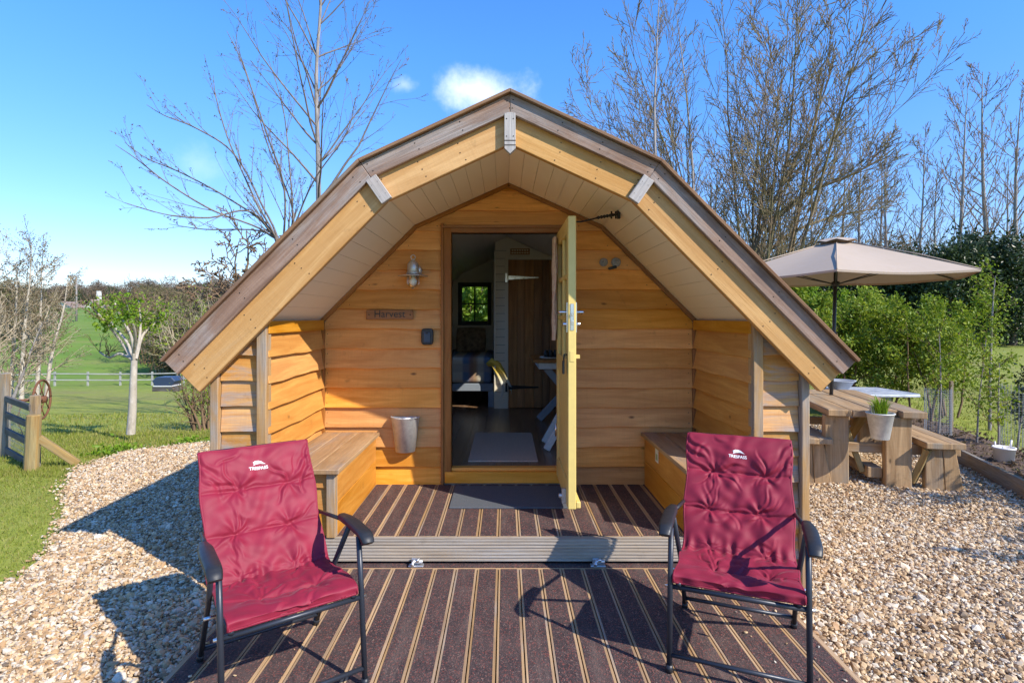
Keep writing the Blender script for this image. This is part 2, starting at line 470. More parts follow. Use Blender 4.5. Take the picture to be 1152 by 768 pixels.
def gravel_mat():
    t = NT('gravel_bed')
    co = t.coord('Object')
    vo = t.n('TexVoronoi'); t.l(co, vo.inputs['Vector']); vo.inputs['Scale'].default_value = 42
    c = t.ramp(vo.outputs['Color'], STONES)
    t.col(t.mix(0.15, c, (0.12, 0.08, 0.05))); t.rough(0.85)
    t.bump(vo.outputs['Distance'], 1.0, 0.02)
    return t.m
WARM = (1.36, 1.30, 1.17)
STONES = [(0.0, (0.09, 0.07, 0.055)), (0.16, (0.28, 0.18, 0.095)), (0.33, (0.40, 0.29, 0.17)), (0.48, (0.47, 0.37, 0.25)), (0.60, (0.27, 0.16, 0.08)), (0.72, (0.52, 0.45, 0.36)), (0.86, (0.34, 0.30, 0.26)), (1.0, (0.62, 0.56, 0.48))]
STONES = [(p, tuple(min(0.8, c * w) for c, w in zip(q, WARM))) for p, q in STONES]
M['gravel'] = gravel_mat()
def stone_mat():
    t = NT('flint_stones')
    c = t.ramp(t.rand(), STONES)
    n = t.noise(t.coord('Object'), 55, 3, 0.6)
    t.col(t.mix(t.mr(n, 0.45, 0.7, 0, 0.5), c, (0.42, 0.27, 0.13))); t.rough(0.6); t.spec(0.4)
    return t.m
M['stone'] = stone_mat()

def bark(name, a, b, scale=20, grey=None):
    t = NT(name)
    co = t.coord('Object')
    n = t.noise(t.mapv(co, (1, 1, 0.35)), scale, 5, 0.7)
    c = t.ramp(n, [(0.3, a), (0.7, b)])
    if grey: c = t.mix(t.mr(t.noise(co, scale * 0.3, 4, 0.6), 0.45, 0.6), c, grey)
    t.col(c); t.rough(0.85); t.spec(0.25); t.bump(n, 0.5, 0.01)
    return t.m
M['bark_dark'] = bark('dark_bark', (0.10, 0.08, 0.066), (0.25, 0.205, 0.17), 14)
M['bark_moss'] = bark('mossy_bark', (0.12, 0.08, 0.048), (0.27, 0.20, 0.125), 9, (0.19, 0.165, 0.085))
M['bark_silver'] = bark('silver_bark', (0.17, 0.15, 0.14), (0.36, 0.33, 0.31), 12)
M['bark_white'] = bark('white_bark', (0.24, 0.20, 0.15), (0.62, 0.56, 0.48), 16, (0.42, 0.37, 0.29))
M['twig_tan'] = bark('tan_twig', (0.28, 0.22, 0.14), (0.48, 0.40, 0.28), 20)
M['twig_brown'] = bark('brown_twig', (0.13, 0.085, 0.05), (0.25, 0.165, 0.10), 12)
M['leaf_fresh'] = leafm('fresh_leaf', [(0.09, 0.165, 0.010), (0.20, 0.285, 0.018), (0.36, 0.41, 0.035), (0.14, 0.225, 0.014)], 0.4)
M['leaf_lime'] = leafm('lime_leaf', [(0.13, 0.24, 0.012), (0.20, 0.33, 0.018), (0.28, 0.38, 0.03)], 0.4)
M['leaf_dark'] = leafm('evergreen_leaf', [(0.018, 0.034, 0.010), (0.035, 0.058, 0.016), (0.055, 0.085, 0.022), (0.026, 0.044, 0.012)], 0.15, 0.4)
M['leaf_brown'] = leafm('bud_brown', [(0.13, 0.085, 0.05), (0.19, 0.13, 0.08), (0.15, 0.13, 0.05)], 0.2, 0.8)
M['grassblade'] = leafm('grass_blade', [(0.16, 0.20, 0.02), (0.24, 0.28, 0.034), (0.34, 0.30, 0.09), (0.19, 0.24, 0.026)], 0.3, 0.6)
M['canopy'] = plain('parasol_cloth', (0.43, 0.34, 0.255), 0.85, var=0.06, nscale=5)

# ------------------------------------------------------------------ ground
def lerp(a, b, t): return a + (b - a) * t
def sstep(a, b, x):
    t = min(1, max(0, (x - a) / (b - a))); return t * t * (3 - 2 * t)
LP = [(-600, -0.17), (5, -0.17), (6.6, -0.20), (9.6, -0.42), (14, -0.78), (22, -1.45), (35, -2.75), (42, -2.7), (60, -1.3), (100, 1.2), (150, 3.7), (200, 5.0), (300, 7.5), (2000, 12)]
RP = [(-600, -0.17), (10, -0.17), (30, -0.05), (60, 0.8), (150, 3.0), (300, 6), (2000, 12)]
def prof(P, y):
    for (a, za), (b, zb) in zip(P, P[1:]):
        if y <= b: return lerp(za, zb, (y - a) / (b - a))
    return P[-1][1]
def ground_z(x, y):
    t = sstep(-2.6, 2.5, x) if y < 12 else sstep(-2.6 - (y - 12) * 0.05, 2.5 + (y - 12) * 0.2, x)
    z = lerp(prof(LP, y), prof(RP, y), t)
    amp = min(0.25, 0.012 + max(0, y - 8) * 0.005)
    if y > 7.5 or x < -4.6:
        z += amp * 0.6 * math.sin(x * 0.9 + 1.3) * math.sin(y * 0.63) + amp * 0.3 * math.sin(x * 2.3 + y * 1.7)
    return z
GRAVEL = [(-3.15, 0.2), (-3.07, 3.46), (-3.06, 3.64), (-3.28, 4.13), (-3.62, 4.68), (-4.30, 5.56), (-4.70, 6.25), (-4.72, 7.06), (-4.03, 7.54), (-1.9, 8.2), (1.9, 9.5), (5.83, 9.0), (5.20, 6.63), (4.73, 5.18), (4.17, 3.2), (3.5, 0.2)]
def inpoly(x, y, P=GRAVEL):
    r = False; j = len(P) - 1
    for i in range(len(P)):
        xi, yi = P[i]; xj, yj = P[j]
        if (yi > y) != (yj > y) and x < (xj - xi) * (y - yi) / (yj - yi) + xi: r = not r
        j = i
    return r
def axis_pts(lo, hi, fine):
    pts = []; x = 0.0
    while x < hi:
        pts.append(x); x += fine + abs(x) * 0.055
    pts.append(hi); neg = []; x = -fine
    while x > lo:
        neg.append(x); x -= fine + abs(x) * 0.055
    neg.append(lo)
    return sorted(neg) + pts
xs = axis_pts(-700, 700, 0.3); ys = [y + 5 for y in axis_pts(-400, 1500, 0.3)]
gv = [(x, y, ground_z(x, y)) for y in ys for x in xs]
nx = len(xs)
gf = [(j * nx + i, j * nx + i + 1, (j + 1) * nx + i + 1, (j + 1) * nx + i) for j in range(len(ys) - 1) for i in range(nx - 1)]
g = np_mesh('ground', gv, gf, M['lawn'], smooth=True); tag(g, kind='structure')

mb = MB(); mb.add([(x, y, -0.158) for x, y in GRAVEL], [tuple(range(len(GRAVEL) - 1, -1, -1))])
mb.add([(x, y, -0.158) for x, y in GRAVEL] + [(x, y, -0.4) for x, y in GRAVEL], [(i, (i + 1) % len(GRAVEL), len(GRAVEL) + (i + 1) % len(GRAVEL), len(GRAVEL) + i) for i in range(len(GRAVEL))])
gb = mb.build('gravel', M['gravel']); tag(gb, kind='structure')

# loose stones
def icosa():
    p = (1 + 5 ** 0.5) / 2
    v = np.array([(-1, p, 0), (1, p, 0), (-1, -p, 0), (1, -p, 0), (0, -1, p), (0, 1, p), (0, -1, -p), (0, 1, -p), (p, 0, -1), (p, 0, 1), (-p, 0, -1), (-p, 0, 1)], float)
    v /= np.linalg.norm(v[0])
    f = np.array([(0, 11, 5), (0, 5, 1), (0, 1, 7), (0, 7, 10), (0, 10, 11), (1, 5, 9), (5, 11, 4), (11, 10, 2), (10, 7, 6), (7, 1, 8), (3, 9, 4), (3, 4, 2), (3, 2, 6), (3, 6, 8), (3, 8, 9), (4, 9, 5), (2, 4, 11), (6, 2, 10), (8, 6, 7), (9, 8, 1)])
    return v, f
def rand_rot(n):
    q = NPR.normal(size=(n, 4)); q /= np.linalg.norm(q, axis=1)[:, None]
    w, x, y, z = q.T
    return np.stack([np.stack([1 - 2 * (y * y + z * z), 2 * (x * y - z * w), 2 * (x * z + y * w)], -1),
                     np.stack([2 * (x * y + z * w), 1 - 2 * (x * x + z * z), 2 * (y * z - x * w)], -1),
                     np.stack([2 * (x * z - y * w), 2 * (y * z + x * w), 1 - 2 * (x * x + y * y)], -1)], 1)
pts = []
def scat(x0, x1, y0, y1, dens):
    n = int((x1 - x0) * (y1 - y0) * dens)
    P = np.stack([NPR.uniform(x0, x1, n), NPR.uniform(y0, y1, n)], 1)
    for x, y in P:
        if inpoly(x + random.gauss(0, 0.06), y + random.gauss(0, 0.06)) and not (-1.40 < x < 1.46 and y < 3.6) and not (-1.75 < x < 1.8 and y > 3.55):
            pts.append((x, y))
scat(-4.0, -1.3, 1.7, 4.6, 7200); scat(-5.0, -1.6, 4.6, 8.1, 4300)
scat(1.35, 4.7, 1.7, 4.6, 7200); scat(1.7, 6.0, 4.6, 9.3, 3700)
nstray = 70
for k in range(nstray):
    e_ = random.choice((-1, 1)); pts.append((e_ * 1.42 - e_ * abs(random.gauss(0, 0.22)) + 0.03, random.uniform(2.0, 3.38)))
pts = np.array(pts); n = len(pts)
bv, bf = icosa()
size = NPR.lognormal(math.log(0.0086), 0.42, n).clip(0.005, 0.030)
sc3 = np.stack([size * NPR.uniform(0.9, 1.5, n), size * NPR.uniform(0.7, 1.1, n), size * NPR.uniform(0.4, 0.8, n)], 1)
V = bv[None] * (1 + NPR.uniform(-0.25, 0.25, (n, 12, 1)))
V = V * sc3[:, None, :]
# mostly lying flat: limited tilt, free yaw
tilt = NPR.normal(0, 0.45, (n, 2)); yaw = NPR.uniform(0, 6.283, n)
cy, sy = np.cos(yaw), np.sin(yaw); cx, sx = np.cos(tilt[:, 0]), np.sin(tilt[:, 0]); ct, st = np.cos(tilt[:, 1]), np.sin(tilt[:, 1])
Rx = np.zeros((n, 3, 3)); Rx[:, 0, 0] = 1; Rx[:, 1, 1] = cx; Rx[:, 1, 2] = -sx; Rx[:, 2, 1] = sx; Rx[:, 2, 2] = cx
Ry = np.zeros((n, 3, 3)); Ry[:, 1, 1] = 1; Ry[:, 0, 0] = ct; Ry[:, 0, 2] = st; Ry[:, 2, 0] = -st; Ry[:, 2, 2] = ct
Rz = np.zeros((n, 3, 3)); Rz[:, 2, 2] = 1; Rz[:, 0, 0] = cy; Rz[:, 0, 1] = -sy; Rz[:, 1, 0] = sy; Rz[:, 1, 1] = cy
RR = Rz @ Ry @ Rx
V = np.einsum('nij,nkj->nki', RR, V)
zz = -0.156 + NPR.uniform(-0.004, 0.012, n) + 0.006 * np.sin(pts[:, 0] * 5.1) * np.sin(pts[:, 1] * 4.3)
zz[-nstray:] = 0.007; V[-nstray:] *= 0.7
V += np.stack([pts[:, 0], pts[:, 1], zz], 1)[:, None, :]
F = (bf[None] + (np.arange(n) * 12)[:, None, None]).reshape(-1, 3)
st_o = np_mesh('gravel_stones', V.reshape(-1, 3), F, M['stone']); tag(st_o, 'loose tan and grey flint gravel spread around the cabin and table', 'gravel', kind='stuff')

# ------------------------------------------------------------------ vegetation tools
def leaves_arr(P, size, flat=0.0, aspect=0.55):
    """leaf-shaped folded quads at points P"""
    n = len(P)
    s = size * NPR.uniform(0.4, 1.55, n)
    base = np.array([(0, 0, 0), (0.5, aspect * 0.5, 0.12), (1, 0, 0), (0.5, -aspect * 0.5, 0.12)], float)
    base[:, 0] -= 0.5
    rot = rand_rot(n)
    V = np.einsum('nij,kj->nki', rot, base) * s[:, None, None] + P[:, None, :]
    F = (np.array([(0, 1, 2, 3)])[None] + (np.arange(n) * 4)[:, None, None]).reshape(-1, 4)
    return V.reshape(-1, 3), F

def grow(lines, p, d, L, r, lvl, P):
    """recursive branch; P: dict of per-level lists"""
    nseg = P['seg'][lvl]; step = L / nseg
    pts = [p.copy()]; rad = [r]; q = p.copy(); dd = d.normalized()
    dirs = [dd.copy()]
    for i in range(nseg):
        w = P['wig'][lvl]
        dd = (dd + Vector((random.gauss(0, w), random.gauss(0, w), random.gauss(0, w) + P['up'][lvl]))).normalized()
        q = q + dd * step
        pts.append(q.copy()); dirs.append(dd.copy())
        rad.append(max(P['rmin'], r * (1 - (i + 1) / nseg * P['taper'][lvl])))
    lines.append((pts, rad, P['sides'][lvl]))
    if lvl + 1 < len(P['seg']):
        nc = P['kids'][lvl]; nc = int(nc * random.uniform(0.8, 1.2) + 0.5)
        for k in range(nc):
            f = lerp(P['start'][lvl], 1.0, (k + random.random()) / max(1, nc))
            fi = f * nseg; i = min(nseg - 1, int(fi)); pp = pts[i].lerp(pts[i + 1], fi - i)
            dv = dirs[i + 1]
            a = dv.cross(Vector((random.gauss(0, 1), random.gauss(0, 1), random.gauss(0, 1)))).normalized()
            an = R(P['ang'][lvl]) * random.uniform(0.7, 1.25)
            nd = dv * math.cos(an) + a * math.sin(an)
            LL = L * P['ratio'][lvl] * lerp(1.0, 0.45, f) * random.uniform(0.65, 1.25)
            rr = max(P['rmin'], lerp(r, r * (1 - P['taper'][lvl]), f) * P['rr'][lvl])
            grow(lines, pp, nd, LL, rr, lvl + 1, P)

def build_lines(name, lines, mat, parent=None):
    Vs = []; Fs = []; b = 0
    for pts, rad, n in lines:
        A = np.array(pts); m = len(A)
        T = np.empty_like(A); T[1:-1] = A[2:] - A[:-2]; T[0] = A[1] - A[0]; T[-1] = A[-1] - A[-2]
        T /= np.linalg.norm(T, axis=1)[:, None] + 1e-9
        ref = np.where(np.abs(T[:, 2:3]) < 0.95, np.array([[0, 0, 1.0]]), np.array([[1.0, 0, 0]]))
        if abs(T[0, 2]) > 0.6: ref = np.tile(np.array([[1.0, 0.05, 0]]), (m, 1))
        a = np.cross(T, ref); a /= np.linalg.norm(a, axis=1)[:, None] + 1e-9
        c = np.cross(T, a)
        an = np.arange(n) * 2 * math.pi / n
        ring = A[:, None, :] + (a[:, None, :] * np.cos(an)[None, :, None] + c[:, None, :] * np.sin(an)[None, :, None]) * np.array(rad)[:, None, None]
        Vs.append(ring.reshape(-1, 3))
        i = np.arange(m - 1)[:, None] * n; k = np.arange(n)[None]; k2 = (k + 1) % n
        Fs.append(np.stack([i + k, i + k2, i + n + k2, i + n + k], -1).reshape(-1, 4) + b)
        b += m * n
    return np_mesh(name, np.concatenate(Vs), np.concatenate(Fs), mat, parent, smooth=True)

def crown_points(c, rad, nclump, per, spread):
    """clumped points through an uneven ellipsoid"""
    c = np.array(c); rad = np.array(rad); out = []
    for k in range(nclump):
        d = NPR.normal(size=3); d /= np.linalg.norm(d); q = c + d * rad * NPR.uniform(0.25, 1.0) ** 0.6
        m = int(per * NPR.uniform(0.4, 1.5))
        out.append(q + NPR.normal(size=(m, 3)) * spread * NPR.uniform(0.6, 1.3))
    return np.concatenate(out)

def line_points(lines, minlvl_sides, n, jit):
    segs = [(a, b) for pts, rad, s in lines if s <= minlvl_sides for a, b in zip(pts, pts[1:])]
    out = []
    for k in range(n):
        a, b = random.choice(segs); out.append(a.lerp(b, random.random()))
    return np.array(out) + NPR.normal(size=(n, 3)) * jit

# ================================================================== cabin
X0 = 0.03
YB, YF, YR = 4.60, 3.48, 9.70          # porch wall, porch front, rear wall
FL = 0.285                              # inner floor level
PD = 0.16                               # porch deck level
def wpart(mb, name, mats, root, bevel=0, seg=1):
    o = mb.build(name, mats, root, bevel, seg); o.location = -root.location
    return o
cabin = empty('glamping_cabin', (X0, YF, -0.16))
tag(cabin, 'oak clad glamping cabin with barn shaped roof and an open yellow front door', 'cabin')

def soff(x):                            # soffit height over half width (x from centre)
    x = abs(x)
    return 2.58 - x * (0.34 / 0.755) if x < 0.755 else 2.24 - (x - 0.755)
def hw(z):                              # half width of the gable at height z
    if z <= 1.485: return 1.51
    if z <= 2.24: return 0.755 + (2.24 - z)
    return max(0.0, (2.58 - z) / (0.34 / 0.755))

def wavy_board(mb, P, n, g, tb, tt, mi, flip):
    """P(f, edge) -> (wall point at fraction f along the bottom (edge 0) or top (edge 1)), outward unit"""
    ring = []; ph = random.uniform(0, 6.28); am = random.uniform(0.0012, 0.0045)
    for i in range(n + 1):
        f = i / n; jz = am * (math.sin(f * 7 + ph) + 0.6 * math.sin(f * 17 + 2 * ph) + random.uniform(-.4, .4)); jt = random.uniform(-.0012, .0012)
        b, o = P(f, 0); t_, o = P(f, 1)
        b = Vector(b) + Vector((0, 0, jz)); t_ = Vector(t_); o = Vector(o)
        ring.append((b + o * (tb + jt), b, t_, t_ + o * tt))
    vs = [q for r in ring for q in r]; fs = []
    for i in range(n):
        for k in range(4): fs.append((i * 4 + k, i * 4 + (k + 1) % 4, (i + 1) * 4 + (k + 1) % 4, (i + 1) * 4 + k))
    fs += [(3, 2, 1, 0), tuple(n * 4 + k for k in range(4))]
    L = (Vector(P(1, 0)[0]) - Vector(P(0, 0)[0])).length; H = (Vector(P(0, 1)[0]) - Vector(P(0, 0)[0])).length
    vc = (0.0, -tb, -tb - H, H); b0 = len(mb.v); k0 = len(mb.f)
    if flip: fs = [f[::-1] for f in fs]
    mb.add(vs, fs, g, mi)
    for q in range(k0, k0 + 4 * n):
        f = [i - b0 for i in mb.f[q]]; kk = sorted(set(i % 4 for i in f))
        mb.uv[q] = [((i // 4) / n * L, vc[i % 4] if kk != [0, 3] or True else 0) for i in f]
        if kk == [2, 3]: mb.uv[q] = [((i // 4) / n * L, H + (tt if i % 4 == 2 else 0)) for i in f]
def wedge(mb, xa0, xb0, xa1, xb1, y, z0, z1, tb=0.035, tt=0.005, mi=0):
    """feather edge board on a wall facing -Y; bottom edge a0..b0, top edge a1..b1"""
    n = max(2, int((xb0 - xa0) / 0.09))
    wavy_board(mb, lambda f, e: (((lerp(xa0, xb0, f), y, z0) if e == 0 else (lerp(xa1, xb1, f), y, z1)), (0, -1, 0)), n, (1, 0, 0), tb, tt, mi, False)
def wedge_side(mb, ya, yb, x, s, z0, z1, tb=0.035, tt=0.005, mi=0):
    """board on a wall facing s*X, running along Y"""
    n = max(2, int((yb - ya) / 0.10))
    wavy_board(mb, lambda f, e: ((x, lerp(ya, yb, f), z0 if e == 0 else z1), (s, 0, 0)), n, (0, 1, 0), tb, tt, mi, s < 0)

# ---- porch wall with its door opening
DX0, DX1, DZ0, DZ1 = -0.43, 0.425, FL, 2.18
mb = MB()
z = 0.145; k = 0
while z < 2.55:
    z1 = z + 0.158
    za, zb = z, min(z1 + 0.012, 2.575)
    wa, wb = hw(za) - 0.003, hw(zb) - 0.003
    L0, R0, L1, R1 = X0 - wa, X0 + wa, X0 - wb, X0 + wb
    if za < DZ1 + 0.0:
        if zb > DZ1 + 0.068 or za > DZ1 - 0.03:
            pass
        l, r = DX0 - 0.062, DX1 + 0.075
        if L0 < l: wedge(mb, L0, l, min(L1, l - .01), l, YB, za, zb)
        if R0 > r: wedge(mb, r, R0, r, max(R1, r + .01), YB, za, zb)
    else:
        wedge(mb, L0, R0, L1, R1, YB, za, zb)
    z = z1; k += 1
# filler above the door head
wedge(mb, DX0 - 0.062, DX1 + 0.075, DX0 - 0.062, DX1 + 0.075, YB, DZ1 + 0.055, 2.215, 0.024, 0.012)
# nails in the boards
z = 0.145
while z < 2.3:
    for xx in (DX0 - 0.085, X0 - hw(z + .1) + 0.05, DX1 + 0.105, X0 + hw(z + .1) - 0.06):
        if abs(xx - X0) < hw(z + .1) - 0.02:
            for dz in (0.035, 0.115): mb.box((xx, YB - 0.0335 + dz * 0.178, z + dz), (0.007, 0.006, 0.007), None, None, 1)
    z += 0.158
front_wall = wpart(mb, 'front_wall', [M['clad'], M['screw']], cabin, 0.0015)
# structural sheet behind the boards, with the opening left open
mb = MB()
zt = 2.575
def gable_sheet(mb, y0, y1, hole=None):
    P = [(-1.508, -0.02), (1.508, -0.02), (1.508, 1.485), (0.755, 2.238), (0, 2.578), (-0.755, 2.238), (-1.508, 1.485)]
    if hole is None:
        mb.prism([(X0 + a, b) for a, b in P], (0, y0, 0), (1, 0, 0), (0, 0, 1), (0, y1 - y0, 0), (1, 0, 0)); return
    hx0, hx1, hz0, hz1 = hole
    kn = hx0 < X0 - 0.755
    Lp = [(X0 - 1.508, -0.02), (hx0, -0.02), (hx0, soff(hx0 - X0) + 0.008)] + ([] if kn else [(X0 - 0.755, 2.25)]) + [(X0 - 1.508, 1.485)]
    Rp = [(hx1, -0.02), (X0 + 1.508, -0.02), (X0 + 1.508, 1.485), (X0 + 0.755, 2.25), (hx1, soff(hx1 - X0) + 0.008)]
    Tp = [(hx0, hz1), (hx1, hz1), (hx1, soff(hx1 - X0) + 0.008)] + ([(X0, 2.588)] if hx1 > X0 else []) + ([(X0 - 0.755, 2.25)] if kn else []) + [(hx0, soff(hx0 - X0) + 0.008)]
    if hx1 < X0: Rp = [(hx1, -0.02), (X0 + 1.508, -0.02), (X0 + 1.508, 1.485), (X0 + 0.755, 2.25), (X0, 2.588), (hx1, soff(hx1 - X0) + 0.008)]
    Bp = [(hx0, -0.02), (hx1, -0.02), (hx1, hz0), (hx0, hz0)]
    for P in (Lp, Rp, Tp, Bp): mb.prism(P, (0, y0, 0), (1, 0, 0), (0, 0, 1), (0, y1 - y0, 0), (1, 0, 0))
gable_sheet(mb, YB + 0.001, YB + 0.055, (DX0, DX1 + 0.01, FL - 0.01, DZ1))
wpart(mb, 'wall_lining', M['cream'], cabin)
# beads where the wall meets soffit and sides
mb = MB()
for s in (-1, 1):
    a = Vector((X0, YB - 0.03, 2.58)); b = Vector((X0 + s * 0.755, YB - 0.03, 2.24)); c = Vector((X0 + s * 1.51, YB - 0.03, 1.485))
    n1 = Vector((-s * 0.41, 0, -0.91)) * 0.017; n2 = Vector((-s * .707, 0, -.707)) * 0.017
    mb.beam(a + n1, b + n1, 0.03, 0.032, Vector((s * .41, 0, .91))); mb.beam(b + n2, c + n2, 0.03, 0.032, Vector((s * .707, 0, .707)))
    mb.bx(X0 + s * 1.512, X0 + s * 1.476, YB - 0.05, YB - 0.012, PD + 0.002, 1.46)
wpart(mb, 'corner_bead', M['trim'], cabin, 0.003)

# ---- door frame
mb = MB()
mb.bx(DX0 - 0.060, DX0, YB - 0.045, YB + 0.06, 0.175, DZ1 + 0.055)
mb.bx(DX0 - 0.082, DX0 - 0.060, YB - 0.055, YB - 0.0, 0.135, DZ1 + 0.075)
mb.bx(DX1 + 0.012, DX1 + 0.072, YB - 0.045, YB + 0.06, 0.175, DZ1 + 0.055)
mb.bx(DX0 - 0.058, DX1 + 0.07, YB - 0.043, YB + 0.058, DZ1, DZ1 + 0.053)
mb.bx(DX0 - 0.07, DX1 + 0.08, YB - 0.06, YB - 0.044, DZ1 + 0.035, DZ1 + 0.058)
df = wpart(mb, 'door_frame', M['trim'], cabin, 0.004)
mb = MB(); mb.bx(DX0 - 0.05, DX1 + 0.06, YB - 0.055, YB + 0.058, 0.175, FL - 0.02); mb.bx(DX0 - 0.001, DX1 + 0.011, YB - 0.02, YB + 0.058, FL - 0.02, FL + 0.005)
o = mb.build('threshold', M['clad'], df, 0.004)

# ---- open door leaf (hinged on the right jamb, standing straight out)
LX0, LX1, LY1, LY0, LZ0, LZ1 = 0.413, 0.466, 4.555, 3.72, 0.245, 2.165
mb = MB()
st = 0.095
def lb(y0, y1, z0, z1, x0=LX0, x1=LX1, g=None): mb.bx(x0, x1, y0, y1, z0, z1, g)
lb(LY0, LY0 + st, LZ0, LZ1); lb(LY1 - st, LY1, LZ0, LZ1)
lb(LY0 + st, LY1 - st, LZ0, LZ0 + 0.16); lb(LY0 + st, LY1 - st, LZ1 - 0.10, LZ1); lb(LY0 + st, LY1 - st, 1.10, 1.22)
nb = 6; w = (LY1 - LY0 - 2 * st) / nb
for i in range(nb): lb(LY0 + st + i * w + 0.002, LY0 + st + (i + 1) * w - 0.002, LZ0 + 0.16, 1.10, LX0 + 0.012, LX1 - 0.012)
ym = (LY0 + LY1) / 2
lb(ym - 0.014, ym + 0.014, 1.22, LZ1 - 0.10, LX0 + 0.006, LX1 - 0.006)
for zz in (1.50, 1.785): lb(LY0 + st, LY1 - st, zz - 0.014, zz + 0.014, LX0 + 0.007, LX1 - 0.007)
door = wpart(mb, 'door', M['yellow'], cabin, 0.004)
tag(door, 'yellow painted front door with glazed top standing open')
mb = MB(); mb.bx(0.437, 0.441, LY0 + st, LY1 - st, 1.22, LZ1 - 0.10); mb.build('door_glass', M['glass'], door)
mb = MB()  # weather bar at the foot
mb.bx(LX1, LX1 + 0.03, LY0, LY1, LZ0 + 0.005, LZ0 + 0.05); mb.build('weather_bar', M['yellow'], door, 0.006)
mb = MB()
mb.bx(LX0 + 0.014, LX1 - 0.014, LY0 - 0.004, LY0, 1.415, 1.59); mb.bx(LX0 + 0.02, LX1 - 0.02, LY0 - 0.013, LY0, 1.51, 1.53); mb.bx(LX0 + 0.021, LX1 - 0.021, LY0 - 0.009, LY0, 1.45, 1.475)
mb.build('lock_plate', M['steel'], door, 0.002)
for s, x in ((-1, LX0), (1, LX1)):
    mb = MB(); mb.bx(x, x + s * 0.008, LY0 + 0.02, LY0 + 0.065, 1.40, 1.60)
    mb.tube([(x, LY0 + 0.042, 1.535), (x + s * 0.05, LY0 + 0.042, 1.535), (x + s * 0.055, LY0 + 0.06, 1.535), (x + s * 0.055, LY0 + 0.15, 1.53)], 0.0095, 10)
    mb.tube([(x, LY0 + 0.042, 1.455), (x + s * 0.03, LY0 + 0.042, 1.455)], 0.014, 10)
    mb.build('door_handle', M['steel'], door, 0.002)
mb = MB(); mb.bx(LX1, LX1 + 0.026, LY0 + 0.01, LY0 + 0.035, 1.23, 1.255); mb.bx(LX0 + 0.012, LX1 - 0.012, LY0 - 0.003, LY0, 1.21, 1.28); mb.build('dead_bolt', M['yellow'], door, 0.003)
mb = MB(); mb.tube([(LX0, LY0 + 0.05, 1.255), (LX0 - 0.02, LY0 + 0.05, 1.255), (LX0 - 0.024, LY0 + 0.05, 1.22)], 0.006, 8)
mb.box((LX0 - 0.026, LY0 + 0.05, 1.17), (0.012, 0.05, 0.085)); mb.box((LX0 - 0.02, LY0 + 0.075, 1.185), (0.008, 0.02, 0.10)); mb.build('door_key', M['black'], door, 0.004)
mb = MB(); mb.tube([(LX0, LY0 + 0.12, 0.30), (LX0 - 0.05, LY0 + 0.12, 0.30)], 0.016, 10); mb.bx(LX0 - 0.03, LX0, LY0 + 0.1, LY0 + 0.14, 0.25, 0.35); mb.build('door_holder', M['galv'], door, 0.003)
for zz in (0.55, 1.9):
    mb = MB(); mb.tube([(LX0 - 0.004, LY1 + 0.008, zz), (LX0 - 0.004, LY1 + 0.008, zz + 0.1)], 0.008, 8); mb.build('door_hinge', M['steel'], door)
# curtain on the glass
P = []; nY, nZ = 40, 12
for j in range(nZ + 1):
    for i in range(nY + 1):
        f = i / nY; y = lerp(LY1 - 0.20 + 0.10 * (j / nZ), LY1 - 0.02, f); zz = lerp(1.32, 2.12, 1 - j / nZ)
        P.append((LX0 - 0.022 - 0.014 * math.sin(f * 34) - 0.006 * math.sin(f * 11 + j), y, zz))
m_ = plain('curtain_cloth', (0.62, 0.52, 0.40), 0.9, var=0.45, nscale=26, c2=(0.42, 0.22, 0.18))
np_mesh('curtain', P, [(j * (nY + 1) + i, j * (nY + 1) + i + 1, (j + 1) * (nY + 1) + i + 1, (j + 1) * (nY + 1) + i) for j in range(nZ) for i in range(nY)], m_, door, True)
# stay: hook and eye between the door head and the soffit
mb = MB()
p0 = Vector((LX1 + 0.003, LY0 + 0.03, 2.13)); p1 = Vector((X0 + 0.74, 3.95, 2.215)); pm = p0.lerp(p1, 0.55)
mb.tube([p0, p0 + Vector((0.03, 0, 0)), p0.lerp(p1, .2) + Vector((0, 0, -.005)), pm], 0.0055, 8)
for i in range(7):
    q = pm.lerp(p1, i / 6); mb.lathe([(0.006, -0.012), (0.013, 0), (0.006, 0.012)], q, 8, 'X')
mb.tube([p1 + Vector((-.03, 0, -.03)), p1 + Vector((-.03, 0, .02))], 0.006, 8); mb.tube([p1 + Vector((0.0, 0, -.03)), p1 + Vector((0.0, 0, .02))], 0.006, 8); mb.box(p1 + Vector((0.02, 0, 0.0)), (0.02, 0.03, 0.06))
wpart(mb, 'door_stay', M['iron'], cabin)

